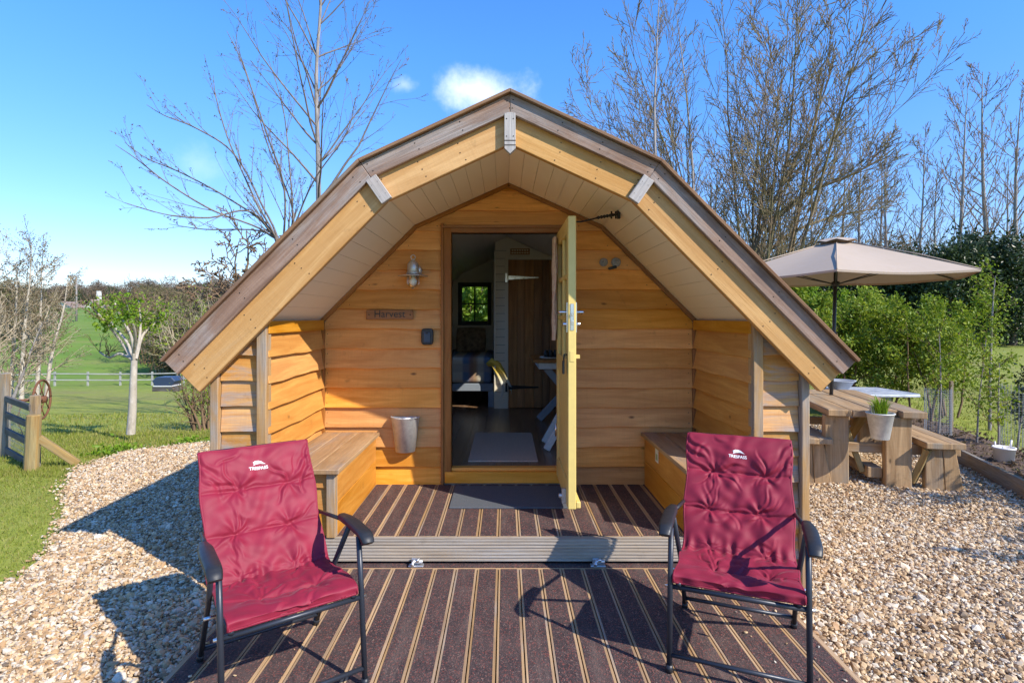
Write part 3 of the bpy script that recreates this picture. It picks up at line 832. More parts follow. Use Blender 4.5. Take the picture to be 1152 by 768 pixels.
# ---- porch cheek walls
for s in (-1, 1):
    mb = MB(); z = 0.145
    while z < 1.43:
        wedge_side(mb, YF + 0.012, YB - 0.02, X0 + s * 1.51, -s, z, min(z + 0.170, 1.45)); z += 0.158
    mb.bx(X0 + s * 1.475, X0 + s * 1.512, YF + 0.012, YB - 0.052, 1.40, 1.478, (0, 1, 0))
    o = wpart(mb, 'porch_side_wall', M['clad_side'] if s < 0 else M['clad_side'], cabin, 0.0025)
    # front infill panel between posts
    mb = MB(); z = 0.02 - 0.156
    x0, x1 = sorted((X0 + s * 1.545, X0 + s * 1.775))
    while z < 1.38:
        zt_ = min(z + 0.17, 1.40); 
        wedge(mb, x0, x1, x0, x1, YF + 0.04, z, zt_, 0.034, 0.010); z += 0.156
    o = wpart(mb, 'front_panel', M['clad_grey'], cabin, 0.0025)
    # posts
    for xa, xb, top in ((1.483, 1.543, 1.55), (1.777, 1.825, 1.23)):
        mb = MB(); a, b = sorted((X0 + s * xa, X0 + s * xb)); mb.bx(a, b, YF - 0.02, YF + 0.06, -0.17, top, (0, 0, 1)); wpart(mb, 'corner_post', M['post'], cabin, 0.004)
    # outer flank
    mb = MB(); z = 0.02 - 0.156
    while z < 1.3:
        wedge_side(mb, YF + 0.06, YR, X0 + s * 1.79, s, z, z + 0.17); z += 0.156
    wpart(mb, 'side_wall', M['clad_grey'], cabin, 0.0025)
    mb = MB(); mb.bx(X0 + s * 1.512, X0 + s * 1.558, YB + 0.056, YR - 0.06, FL - 0.05, 1.50); wpart(mb, 'side_lining', M['cream'], cabin)

# ---- roof
YFA = 3.35
RL = {1: (6.35, 6.70, 0.15, 0.45), -1: (4.95, 7.55, 0.10, 0.66)}
def roof_poly(off_top, off_bot):
    def P(off):
        # offset inward from the outer line by off (perpendicular)
        a1, a2 = R(24.6), R(45.2)
        ap = (0, 2.84 - off / math.cos(a1))
        bi = (a1 + a2) / 2; d = off / math.cos((a2 - a1) / 2)
        kn = (0.893 - math.sin(bi) * d, 2.427 - math.cos(bi) * d)
        tp = (2.05 - math.sin(a2) * off, 1.253 - math.cos(a2) * off)
        return ap, kn, tp
    return P(off_top), P(off_bot)
def roof_band(mb, o0, o1, y0, y1, seg=None, gap=0.0, mi=0):
    RLY1 = 7
    (ta, tk, tt), (ba, bk, bt) = roof_poly(o0, o1)
    for s in (-1, 1):
        for (a, b, c, d) in ((ta, tk, bk, ba), (tk, tt, bt, bk)):
            poly = [(s * p[0], p[1]) for p in (a, b, c, d)]
            gdir = Vector((s * (b[0] - a[0]), 0, b[1] - a[1]))
            if a is tk and y1 > RLY1 + 0.1:
                RLY0, RLY1, RLF0, RLF1 = RL[s]
                def cut(f0, f1, ya, yb):
                    q = [(lerp(a[0], b[0], f0), lerp(a[1], b[1], f0)), (lerp(a[0], b[0], f1), lerp(a[1], b[1], f1)), (lerp(d[0], c[0], f1), lerp(d[1], c[1], f1)), (lerp(d[0], c[0], f0), lerp(d[1], c[1], f0))]
                    q = [(s * p_[0], p_[1]) for p_ in q]
                    mb.prism(q, (X0, ya, 0), (1, 0, 0), (0, 0, 1), (0, yb - ya, 0), gdir, mi)
                cut(0, 1, y0, RLY0); cut(0, 1, RLY1, y1); cut(0, RLF0, RLY0, RLY1); cut(RLF1, 1, RLY0, RLY1); continue
            mb.prism(poly, (X0, y0, 0), (1, 0, 0), (0, 0, 1), (0, y1 - y0, 0), gdir, mi)
mb = MB(); roof_band(mb, 0.0, 0.020, YFA - 0.03, YR + 0.2)
roof = wpart(mb, 'roof', M['roofskin'], cabin, 0.003)
mb = MB(); roof_band(mb, 0.0205, 0.215, YFA + 0.085, YR + 0.1); wpart(mb, 'roof_deck', M['soffit'], cabin)
def screw_pairs(mb, offs, y, ts):
    (ta, tk, tt), _ = roof_poly(0.0, 0.1)
    a1, a2 = R(24.6), R(45.2)
    for s in (-1, 1):
        for (A, B, an) in ((ta, tk, a1), (tk, tt, a2)):
            for t in ts:
                for of in offs:
                    tj = t + random.uniform(-.012, .012); ofj = of + random.uniform(-.006, .006)
                    x = lerp(A[0], B[0], tj) - math.sin(an) * ofj; zz = lerp(A[1], B[1], tj) - math.cos(an) * ofj
                    mb.lathe([(0.008, 0), (0.0, 0.001)], (X0 + s * x, y, zz), 8, 'Y', 1)
mb = MB(); roof_band(mb, 0.0205, 0.125, YFA, YFA + 0.035)
screw_pairs(mb, (0.05, 0.095), YFA - 0.0012, (0.05, 0.36, 0.64, 0.95))
wpart(mb, 'barge_board', [M['barge'], M['screw']], cabin, 0.004)
mb = MB(); roof_band(mb, 0.10, 0.280, YFA + 0.037, YFA + 0.083)
screw_pairs(mb, (0.15, 0.20, 0.25), YFA + 0.0358, (0.10, 0.42, 0.68, 0.93))
wpart(mb, 'fascia_board', [M['fascia'], M['screw']], cabin, 0.004)
# cover blocks over the joints
(ta, tk, tt), (ba, bk, bt) = roof_poly(0.1255, 0.29)
mb = MB(); zt_, zb_ = ta[1] + 0.006, 2.475
mb.prism([(-0.033, zt_ - 0.008), (0, zt_), (0.033, zt_ - 0.008), (0.033, zb_ + 0.02), (0, zb_ - 0.012), (-0.033, zb_ + 0.02)][::-1], (X0, YFA - 0.004, 0), (1, 0, 0), (0, 0, 1), (0, 0.04, 0), (0, 0, 1))
for zz in (0.035, 0.062): mb.bx(X0 - 0.0335, X0 + 0.0335, YFA - 0.0055, YFA - 0.003, zb_ + zz, zb_ + zz + 0.006, None, 1)
for xx in (-0.02, 0.02):
    for zz in (zb_ + 0.09, zt_ - 0.04): mb.lathe([(0.005, 0), (0.0, 0.001)], (X0 + xx, YFA - 0.0052, zz), 8, 'Y', 1)
wpart(mb, 'keystone_block', [M['key'], M['screw']], cabin, 0.003)
for s in (-1, 1):
    mb = MB()
    top = Vector((X0 + s * tk[0], YFA + 0.014, tk[1])); bot = Vector((X0 + s * bk[0], YFA + 0.014, bk[1])); d = (bot - top).normalized()
    mb.beam(top + d * 0.0, bot - d * 0.004, 0.036, 0.072, (d.z, 0, -d.x))
    for q in (0.25, 0.75):
        for sd in (-1, 1):
            p = top.lerp(bot, q) + Vector((d.z, 0, -d.x)) * 0.02 * sd; mb.lathe([(0.005, 0), (0.0, 0.001)], (p.x, YFA - 0.0052, p.z), 8, 'Y', 1)
    wpart(mb, 'joint_block', [M['key'], M['screw']], cabin, 0.003)
# unseen windows added in both roof slopes to let light into the room
(ta, tk, tt), _ = roof_poly(0.0, 0.1)
def rlp(f, off=0.0): return Vector((X0 + sd_ * tk[0], 0, tk[1])) + d_ * f + nn_ * off
for sd_ in (1, -1):
  RLY0, RLY1, RLF0, RLF1 = RL[sd_]; d_ = Vector((sd_ * (tt[0] - tk[0]), 0, tt[1] - tk[1])); nn_ = Vector((sd_ * -d_.z, 0, sd_ * d_.x)).normalized(); mb = MB()
  for f in (RLF0 - 0.02, RLF1 + 0.02): mb.beam(rlp(f, 0.02) + Vector((0, RLY0 - 0.05, 0)), rlp(f, 0.02) + Vector((0, RLY1 + 0.05, 0)), 0.06, 0.045, nn_)
  for yy in (RLY0 - 0.03, RLY1 + 0.03): mb.beam(rlp(RLF0, 0.022) + Vector((0, yy, 0)), rlp(RLF1, 0.022) + Vector((0, yy, 0)), 0.06, 0.045, nn_)
  rl = wpart(mb, 'added_roof_window', M['trim'], cabin, 0.003)
  mb = MB(); mb.beam(rlp((RLF0 + RLF1) / 2, 0.004) + Vector((0, RLY0 + 0.001, 0)), rlp((RLF0 + RLF1) / 2, 0.004) + Vector((0, RLY1 - 0.001, 0)), d_.length * (RLF1 - RLF0) - 0.002, 0.006, nn_); mb.build('window_pane', M['glass'], rl)
# soffit boards (run from the fascia through to the rear wall)
mb = MB()
def lining(mb, y0, y1, zoff=0.0):
    for s in (-1, 1):
        for (a, b, nb) in (((0, 2.58), (0.755, 2.24), 8), ((0.755, 2.24), (1.51, 1.485), 9), ((1.51, 1.485), (1.83, 1.165), 3)):
            A = Vector((X0 + s * a[0], 0, a[1])); B = Vector((X0 + s * b[0], 0, b[1])); d = (B - A).normalized(); nrm = Vector((s * -d.z, 0, s * d.x))
            if nrm.z < 0: nrm = -nrm
            L = (B - A).length / nb
            for i in range(nb):
                p0 = A + d * (i * L + 0.0011); p1 = A + d * ((i + 1) * L - 0.0011)
                q = [p0, p1, p1 + nrm * 0.012, p0 + nrm * 0.012]
                spans = [(y0, y1)]
                if a[0] == 0.755 and (2 if s > 0 else 1) <= i <= (4 if s > 0 else 7): spans = [(y0, RL[s][0]), (RL[s][1], y1)]
                for ya, yb in spans: mb.prism([(v.x, v.z) for v in q], (0, ya, 0), (1, 0, 0), (0, 0, 1), (0, yb - ya, 0), (0, 1, 0))
lining(mb, YFA + 0.084, YR - 0.05)
wpart(mb, 'soffit_lining', M['soffit'], cabin)
# rear wall with window
WX0, WX1, WZ0, WZ1 = -0.76, -0.26, 1.40, 2.06
mb = MB(); gable_sheet(mb, YR - 0.06, YR, (WX0, WX1, WZ0, WZ1)); wpart(mb, 'rear_wall', M['cream'], cabin)
mb = MB()
for a in ((WX0 - 0.03, WX0 + 0.035, WZ0 - 0.03, WZ1 + 0.03), (WX1 - 0.035, WX1 + 0.03, WZ0 - 0.03, WZ1 + 0.03)): mb.bx(a[0], a[1], YR - 0.10, YR - 0.02, a[2], a[3])
for a in ((WZ0 - 0.03, WZ0 + 0.04), (WZ1 - 0.04, WZ1 + 0.03)): mb.bx(WX0 + 0.036, WX1 - 0.036, YR - 0.10, YR - 0.02, a[0], a[1])
xm = (WX0 + WX1) / 2; zm = (WZ0 + WZ1) / 2
mb.bx(xm - 0.011, xm + 0.011, YR - 0.08, YR - 0.04, WZ0 + 0.041, WZ1 - 0.041); mb.bx(WX0 + 0.036, WX1 - 0.036, YR - 0.078, YR - 0.042, zm - 0.011, zm + 0.011)
win = wpart(mb, 'window', M['fence_dark'], cabin, 0.003)
mb = MB(); mb.bx(WX0 + 0.03, WX1 - 0.03, YR - 0.062, YR - 0.058, WZ0 + 0.03, WZ1 - 0.03); mb.build('window_pane', M['glass'], win)
mb = MB(); mb.bx(WX0 - 0.10, WX1 + 0.1, YR - 0.16, YR - 0.061, WZ0 - 0.075, WZ0 - 0.035); mb.build('window_sill', M['cream'], win, 0.004)
# interior floor
mb = MB(); x = X0 - 1.508
while x < X0 + 1.5:
    mb.bx(x + 0.001, min(x + 0.139, X0 + 1.508), YB + 0.06, YR - 0.06, FL - 0.03, FL, (0, 1, 0)); x += 0.14
wpart(mb, 'floor', M['floorwood'], cabin)
mb = MB(); mb.bx(X0 - 1.5, X0 + 1.5, YB + 0.06, YR, 0.02, FL - 0.032); wpart(mb, 'floor_frame', M['trim'], cabin)
# partition with cupboard door
YP = 7.6
mb = MB()
for (a, b, c) in ((-0.13, 0.02, FL), (0.78, 1.54, FL), (0.02, 0.78, 2.27)):
    P = [(a, c), (b, c), (b, soff(b - X0) - 0.004)] + ([(X0 + .755, 2.236)] if a < X0 + .755 < b else []) + ([(X0, 2.576)] if a < X0 < b else []) + [(a, soff(a - X0) - 0.004)]
    mb.prism(P, (0, YP, 0), (1, 0, 0), (0, 0, 1), (0, 0.05, 0), (0, 0, 1))
mb.bx(-0.13, -0.09, YP + 0.05, YR - 0.07, FL, 2.40)
for zz in np.arange(0.5, 2.4, 0.105): mb.bx(-0.128, 0.018, YP - 0.0008, YP + 0.01, zz, zz + 0.004, None, 1)
wpart(mb, 'partition_wall', [M['cream'], M['screw']], cabin)
mb = MB(); mb.bx(0.0, 0.045, YP - 0.025, YP, FL, 2.32); mb.bx(0.046, 0.78, YP - 0.024, YP, 2.275, 2.319); mb.bx(-0.145, -0.125, YP - 0.02, YP + 0.06, FL, 2.39); wpart(mb, 'door_trim', M['cream'], cabin, 0.003)
mb = MB(); x = 0.048
while x < 0.76:
    w = random.uniform(0.10, 0.15); mb.bx(x, min(x + w - 0.004, 0.779), YP - 0.012, YP + 0.012, FL + 0.01, 2.268, (0, 0, 1)); x += w
mb.bx(0.03, 0.775, YP + 0.014, YP + 0.03, FL + 0.005, 2.29, (0, 0, 1))
cup = wpart(mb, 'cupboard_door', M['cupboard'], cabin, 0.003)
for zz, m_, L in ((2.03, 'steel', 0.40), (0.57, 'iron', 0.40)):
    mb = MB(); mb.prism([(0.03, zz - 0.03), (0.03, zz + 0.03), (0.05 + L, zz + 0.008), (0.05 + L, zz - 0.008)], (0, YP - 0.019, 0), (1, 0, 0), (0, 0, 1), (0, 0.006, 0)); mb.bx(0.005, 0.035, YP - 0.033, YP - 0.022, zz - 0.06, zz + 0.06)
    mb.build('strap_hinge', M[m_], cup, 0.002)

# ---- porch deck of the cabin
BP = 0.1255; BO = 0.087
def deck_boards(x0, x1, y0, y1, ztop, rub, tim):
    k = math.floor((x0 - BO) / BP)
    while True:
        a = BO + k * BP + 0.003; b = a + BP - 0.006; k += 1
        if a >= x1: break
        a_, b_ = max(a, x0), min(b, x1)
        if b_ - a_ < 0.012: continue
        tim.bx(a_, b_, y0, y1, ztop - 0.03, ztop, (0, 1, 0))
        ra, rb = max(a + 0.0115, a_ + 0.004), min(b - 0.0115, b_ - 0.004)
        if rb - ra > 0.01: rub.bx(ra, rb, y0 + 0.002, y1 - 0.002, ztop - 0.004, ztop + 0.0025, (0, 1, 0))
tm, rb_ = MB(), MB()
deck_boards(X0 - 1.475, X0 + 1.475, YF + 0.01, YB - 0.035, PD, rb_, tm)
pd = wpart(tm, 'porch_deck', M['decktim'], cabin)
rb_.build('grip_strips', M['rubber'], pd)
mb = MB(); mb.bx(X0 - 1.47, X0 + 1.47, YF + 0.03, YB - 0.04, 0.0, PD - 0.032); wpart(mb, 'porch_joists', M['trim'], cabin)
mb = MB(); y0 = YF - 0.022
P = [(0.03, 0.018)]
z = 0.018; n = 7; zp = (0.158 - 0.018) / n
for i in range(n):
    P += [(0, z + 0.002), (0, z + zp - 0.0075), (0.0055, z + zp - 0.006), (0.0055, z + zp - 0.002)]; z += zp
P += [(0.0, 0.158), (0.03, 0.158)]
mb.prism(P, (X0 - 1.47, y0, 0), (0, 1, 0), (0, 0, 1), (2.94, 0, 0), (1, 0, 0)); wpart(mb, 'riser_board', M['riser'], cabin)

# ================================================================== lower deck
dk = empty('timber_deck', (X0, 2.6, -0.16)); tag(dk, 'low deck of dark rubber strips and thin timber lines under the two chairs', 'deck')
tm, rb_ = MB(), MB()
deck_boards(-1.39, 1.45, 1.2, 3.395, 0.0, rb_, tm)
tm.bx(-1.39, 1.45, 3.40, 3.53, -0.03, -0.001, (1, 0, 0)); rb_.bx(-1.38, 1.44, 3.412, 3.52, -0.004, 0.0015, (1, 0, 0))
tm.bx(-1.415, -1.393, 1.2, 3.53, -0.15, 0.0, (0, 1, 0)); tm.bx(1.453, 1.475, 1.2, 3.53, -0.15, 0.0, (0, 1, 0))
o = wpart(tm, 'deck_boards', M['decktim'], dk); rb_.build('grip_strips', M['rubber'], o)
mb = MB(); mb.bx(-1.385, 1.445, 1.22, 3.52, -0.155, -0.032); wpart(mb, 'deck_frame', M['trim'], dk)

for i, (x, lab) in enumerate(((-0.535, 'small grey metal clip under the step, the one nearer the left chair'), (0.56, 'small grey metal clip under the step, the one nearer the right chair'))):
    t = empty('deck_clip', (x, 3.43, 0.0)); tag(t, lab, 'clip', 'metal clips at the foot of the step')
    mb = MB(); mb.bx(-0.045, 0.045, -0.02, 0.02, 0.002, 0.012); mb.bx(-0.03, 0.02, 0.005, 0.02, 0.012, 0.045)
    mb.tube([(-0.02, -0.035, 0.02), (-0.015, -0.01, 0.035), (0.04, 0.0, 0.03)], 0.012, 8); mb.build('clip_body', M['galv'], t, 0.003)
    mb = MB(); mb.lathe([(0.012, 0), (0.012, 0.012), (0.006, 0.016)], (0.01, -0.012, 0.036), 6); mb.build('clip_bolt', M['steel'], t)

# ================================================================== porch benches
def bench(s, xa, xb, lab):
    t = empty('storage_bench', ((xa + xb) / 2, (YF + YB) / 2, PD)); tag(t, lab, 'bench', 'storage benches built into the porch')
    y0, y1 = YF - 0.03, YB - 0.055
    fx = xb if s < 0 else xa; wx = xa if s < 0 else xb   # front face x, wall x
    mb = MB(); zt_ = 0.585
    n = 3; w = abs(fx - wx) / n
    for i in range(n):
        a, b = sorted((wx + (fx - wx) * i / n, wx + (fx - wx) * (i + 1) / n)); e = 0.03 if i == n - 1 else 0
        if s < 0: b += e
        else: a -= e
        mb.bx(a + 0.001, b - 0.001, y0 - 0.03, y1, zt_ - 0.03, zt_, (0, 1, 0))
    wpart(mb, 'bench_lid', M['benchtop'], t, 0.004)
    mb = MB(); a, b = sorted((fx, fx + s * 0.025))
    zm_ = PD + 0.2
    mb.bx(a, b, y0 + 0.055, y1, PD + 0.003, zm_ - 0.0015, (0, 1, 0)); mb.bx(a, b, y0 + 0.055, y1, zm_ + 0.0015, zt_ - 0.032, (0, 1, 0))
    wpart(mb, 'front_board', M['benchside'], t, 0.003)
    mb = MB(); z = PD + 0.01
    a, b = sorted((wx, fx + s * 0.056))
    while z < 0.54: wedge(mb, a, b, a, b, y0 + 0.045, z, min(z + 0.155, 0.553), 0.026, 0.010); z += 0.145
    wpart(mb, 'end_board', M['benchside'], t, 0.002)
    mb = MB(); a, b = sorted((fx, fx + s * 0.054)); mb.bx(a, b, y0, y0 + 0.053, PD + 0.003, zt_ - 0.032, (0, 0, 1)); wpart(mb, 'bench_post', M['post'], t, 0.003)
    return t
b1 = bench(-1, X0 - 1.476, -1.03, 'low wooden storage bench in sun beside the white wall bucket, behind the left chair')
b2 = bench(1, 1.115, X0 + 1.476, 'low wooden storage bench in shade with a small pale sticker, behind the right chair')
mb = MB(); mb.bx(1.1125, 1.1145, 4.13, 4.21, 0.44, 0.54); mb.bx(1.1118, 1.1127, 4.145, 4.195, 0.455, 0.50, None, 1)
o = wpart(mb, 'sticker', [M['whitepaint'], plain('sticker_print', (0.35, 0.42, 0.25), 0.6)], b2)

# ================================================================== things on the porch wall
def text_mesh(name, s, size, extr, mat, parent=None, align='CENTER', bold=False):
    cu = bpy.data.curves.new(name, 'FONT'); cu.body = s; cu.size = size; cu.extrude = extr; cu.align_x = align; cu.align_y = 'CENTER'
    if bold: cu.offset = size * 0.02
    to = bpy.data.objects.new(name, cu); COL.objects.link(to)
    dg = C.evaluated_depsgraph_get(); dg.update()
    me = bpy.data.meshes.new_from_object(to.evaluated_get(dg)); me.name = name
    bpy.data.objects.remove(to); bpy.data.curves.remove(cu)
    me.materials.clear(); me.materials.append(mat)
    o = bpy.data.objects.new(name, me); COL.objects.link(o)
    if parent: o.parent = parent
    return o
# name sign
sg = empty('name_sign', px(438.5, 354, YB - 0.038)); tag(sg, 'small brown wooden name board reading Harvest on the porch wall', 'sign')
mb = MB(); mb.box((0, 0, 0), (0.375, 0.016, 0.078)); mb.build('sign_board', wood('sign_wood', (0.36, 0.19, 0.10), (0.24, 0.12, 0.06), None, var=0.0), sg, 0.004)
tx = text_mesh('sign_lettering', 'Harvest', 0.079, 0.0008, M['black'], sg); tx.rotation_euler = (R(90), 0, 0); tx.location = (0, -0.0092, 0.004); tx.scale = (1.0, 1, 1)
for xx in (-0.165, 0.165):
    mb = MB(); mb.lathe([(0.0055, 0), (0.0, 0.003)], (xx, -0.0085, 0.0), 8, 'Y'); mb.build('sign_screw', M['screw'], sg)
# lamp
lp = empty('wall_lamp', px(467, 307, YB - 0.036)); tag(lp, 'galvanised bulkhead wall lamp with clear glass jar above the name board', 'lamp')
mb = MB(); mb.lathe([(0.0, 0), (0.055, 0), (0.055, 0.012), (0.03, 0.02)], (0, 0.01, 0.02), 18, 'Y'); mb.tube([(0, 0, 0.02), (0, -0.09, 0.02)], 0.02, 10); mb.build('wall_plate', M['galv'], lp)
mb = MB(); c = (0, -0.10, 0)
mb.lathe([(0.045, -0.03), (0.047, 0.03), (0.044, 0.06), (0.028, 0.085), (0.012, 0.095), (0.0, 0.096)], c, 20); mb.lathe([(0.047, -0.016), (0.052, -0.012), (0.052, -0.002), (0.047, 0.002)], c, 20)
ring = [(0.018 * math.cos(a), -0.10, 0.115 + 0.018 * math.sin(a)) for a in np.linspace(0, 2 * math.pi, 16)]; mb.tube(ring, 0.004, 6); mb.build('lamp_body', M['galv'], lp)
mb = MB(); mb.lathe([(0.045, -0.022), (0.115, -0.034), (0.117, -0.030), (0.046, -0.016)], c, 28); mb.build('lamp_shade', M['galv'], lp)
mb = MB(); mb.lathe([(0.042, -0.03), (0.044, -0.07), (0.038, -0.105), (0.02, -0.122), (0.0, -0.125)], c, 20); mb.build('glass_jar', M['glass'], lp)
mb = MB(); mb.lathe([(0.012, -0.03), (0.016, -0.045), (0.03, -0.07), (0.028, -0.092), (0.012, -0.108), (0.0, -0.11)], c, 16); mb.build('light_bulb', M['bulb'], lp)
mb = MB()
for a in (0.4, 2.0, 3.6, 5.2):
    mb.tube([(0.047 * math.cos(a), -0.10 + 0.047 * math.sin(a), -0.03), (0.048 * math.cos(a), -0.10 + 0.048 * math.sin(a), -0.09), (0.0, -0.10, -0.132)], 0.0025, 5)
mb.build('wire_guard', M['galv'], lp)
# key safe
ks = empty('key_safe', px(481, 378.5, YB - 0.036)); tag(ks, 'small black key safe box beside the door frame', 'key safe')
mb = MB(); P = [(0.048 * math.copysign(abs(math.cos(a)) ** 0.45, math.cos(a)), 0.066 * math.copysign(abs(math.sin(a)) ** 0.45, math.sin(a))) for a in np.linspace(0, 2 * math.pi, 28, endpoint=False)]
mb.prism(P, (0, 0.01, 0), (1, 0, 0), (0, 0, 1), (0, -0.05, 0)); mb.build('safe_body', M['black'], ks, 0.008, 2)
mb = MB(); mb.box((0, -0.044, -0.004), (0.055, 0.01, 0.085)); mb.build('safe_cover', M['navy'], ks, 0.006, 2)
mb = MB(); mb.box((0, -0.051, 0.028), (0.016, 0.006, 0.012)); mb.build('safe_catch', M['black'], ks, 0.002)
# half bucket planter on the wall
bk_ = empty('wall_bucket', px(456, 507, YB - 0.04)); tag(bk_, 'whitish galvanised half bucket hung empty on the porch wall', 'bucket')
mb = MB(); n = 18; vs = []; fs = []
for r, z in ((0.078, 0.0), (0.112, 0.268), (0.118, 0.272), (0.116, 0.280), (0.108, 0.280), (0.104, 0.26), (0.072, 0.008)):
    for i in range(n + 1):
        a = math.pi + math.pi * i / n; vs.append((r * math.cos(a), 0.0 + r * 0.95 * math.sin(a), z))
for j in range(6):
    for i in range(n): fs.append((j * (n + 1) + i, j * (n + 1) + i + 1, (j + 1) * (n + 1) + i + 1, (j + 1) * (n + 1) + i))
fs.append(tuple(range(n, -1, -1))); fs.append(tuple(6 * (n + 1) + i for i in range(n + 1)))
mb.add(vs, fs, None, 0, True); mb.prism([(-0.078, 0), (0.078, 0), (0.112, 0.275), (-0.112, 0.275)], (0, 0.004, 0), (1, 0, 0), (0, 0, 1), (0, -0.004, 0))
o = mb.build('bucket_body', M['zinc'], bk_)
mb = MB(); mb.tube([(-0.11, -0.01, 0.26), (-0.10, -0.07, 0.275), (0, -0.112, 0.283), (0.10, -0.07, 0.275), (0.11, -0.01, 0.26)], 0.004, 6); mb.build('rolled_rim', M['galv'], bk_)
# two round fittings on the right of the wall
for i, (u, lab) in enumerate(((679, 'small round grey wall fitting, the one nearer the open door'), (693, 'small round grey wall fitting with a tag below it, the one farther from the door'))):
    h = empty('wall_fitting', px(u, 295, YB - 0.034)); tag(h, lab, 'fitting', 'round fittings on the porch wall')
    mb = MB(); mb.lathe([(0.034 + 0.004 * i, 0), (0.034 + 0.004 * i, 0.012), (0.026, 0.022), (0.012, 0.024), (0.012, 0.034), (0, 0.036)], (0, 0.004, 0), 18, 'Y'); mb.build('fitting_body', M['greyblue'], h)
    if i:
        mb = MB(); mb.box((-0.03, -0.012, -0.045), (0.07, 0.012, 0.022), Euler((0, R(-15), 0)).to_matrix()); mb.build('tag', M['black'], h, 0.003)

# mats
dm = MB(); dm.bx(px(508, 0, 4.4).x + 0.02, 0.44, 3.98, 4.50, PD + 0.003, PD + 0.013)
o = dm.build('doormat', plain('charcoal_mat', (0.09, 0.10, 0.115), 0.95, var=0.3, nscale=120, bump=0.8), None, 0.003); tag(o, 'dark grey doormat on the porch step under the open door', 'doormat')
dm = MB(); dm.bx(-0.31, 0.28, 4.78, 5.95, FL + 0.001, FL + 0.013)
o = dm.build('rug', plain('hall_rug', (0.56, 0.43, 0.33), 0.95, var=0.3, nscale=60, bump=0.5), None, 0.003); tag(o, 'worn grey brown rug on the dark floor just inside the doorway', 'rug')

# ---- inside
bed = empty('bed', (-0.8, 8.6, FL)); tag(bed, 'grey framed bed with a checked blanket under the rear window', 'bed')
mb = MB(); mb.bx(-1.45, -0.16, 7.72, 7.78, 0.50, 0.605); mb.bx(-1.45, -0.16, 7.781, 9.55, 0.50, 0.60); wpart(mb, 'bed_rail', M['greyblue'], bed, 0.006)
for xx in (-0.225, -1.42):
    mb = MB(); mb.bx(xx, xx + 0.075, 7.70, 7.775, FL, 0.498, (0, 0, 1)); wpart(mb, 'leg', M['greyblue'], bed, 0.004)
def plaid():
    t = NT('checked_blanket'); co = t.coord('Object'); sp = t.n('SeparateXYZ'); t.l(co, sp.inputs[0])
    w1 = t.math('SINE', t.math('MULTIPLY', sp.outputs[0], 22.0)); w2 = t.math('SINE', t.math('MULTIPLY', t.math('ADD', sp.outputs[2], sp.outputs[1]), 26.0))
    c = t.mix(t.mr(w1, -0.3, 0.3), (0.62, 0.54, 0.42), (0.16, 0.21, 0.32)); c = t.mix(t.mr(w2, -0.2, 0.4, 0, 0.5), c, (0.36, 0.30, 0.24)); c = t.mix(t.mr(t.math('SINE', t.math('MULTIPLY', sp.outputs[0], 11.0)), 0.7, 0.95, 0, 0.7), c, (0.34, 0.15, 0.05))
    t.col(c); t.rough(0.95); return t.m
mb = MB(); mb.bx(-1.46, -0.18, 7.70, 9.56, 0.61, 0.96); wpart(mb, 'blanket', plaid(), bed, 0.05, 3)
cu = empty('cushion', (-0.52, 8.75, 0.98)); tag(cu, 'brown patterned cushion propped on the bed below the window', 'cushion')
mb = MB(); vs = []; n = 14
for sgn in (-1, 1):
    for j in range(n + 1):
        for i in range(n + 1):
            a = i / n * 2 - 1; b = j / n * 2 - 1; th = 0.09 * (max(0, 1 - a * a) ** 0.5) * (max(0, 1 - b * b) ** 0.5)
            vs.append((a * 0.23 * (1 - 0.06 * b * b), sgn * th + b * 0.06, 0.18 + b * 0.19 * (1 - 0.06 * a * a)))
fs = []
for k in range(2):
    for j in range(n):
        for i in range(n):
            q = [k * (n + 1) ** 2 + j * (n + 1) + i, k * (n + 1) ** 2 + j * (n + 1) + i + 1, k * (n + 1) ** 2 + (j + 1) * (n + 1) + i + 1, k * (n + 1) ** 2 + (j + 1) * (n + 1) + i]
            fs.append(q if k == 0 else q[::-1])
mb.add(vs, fs, None, 0, True); mb.build('cushion_cover', plain('cushion_print', (0.30, 0.20, 0.11), 0.9, var=0.5, nscale=16, c2=(0.07, 0.035, 0.02)), cu)
# cloth over the bed corner: a curved hanging strip
P = [px(548, 410.5, 7.60), px(553, 407, 7.58), px(559, 411, 7.57), px(564, 420, 7.57), px(568, 429, 7.58), px(570.5, 437, 7.60), px(569, 445, 7.61), px(563, 453, 7.62), px(560, 459, 7.63)]
vs = []; fs = []; m = len(P)
for i, p in enumerate(P):
    t_ = (P[min(i + 1, m - 1)] - P[max(0, i - 1)]).normalized(); s_ = Vector((t_.z, 0, -t_.x))
    w = [0.03, 0.055, 0.06, 0.058, 0.06, 0.066, 0.07, 0.05, 0.02][i]
    for k in range(7):
        f = k / 6 - 0.5; vs.append(p + s_ * f * 2 * w + Vector((0, -0.02 * math.cos(f * 7 + i * 0.6), 0)))
for i in range(m - 1):
    for k in range(6): fs.append((i * 7 + k, i * 7 + k + 1, (i + 1) * 7 + k + 1, (i + 1) * 7 + k))
t = NT('towel_cloth'); sp = t.n('SeparateXYZ'); t.l(t.coord('Object'), sp.inputs[0])
t.col(t.mix(t.mr(sp.outputs[2], 0.62, 0.78), (0.72, 0.70, 0.64), (0.80, 0.56, 0.09))); t.rough(0.9)
mb = MB(); mb.add(vs, fs, None, 0, True); o = mb.build('towel', t.m); sd = o.modifiers.new('thickness', 'SOLIDIFY'); sd.thickness = 0.012
tag(o, 'yellow and white cloth hanging curled at the corner of the bed', 'towel')
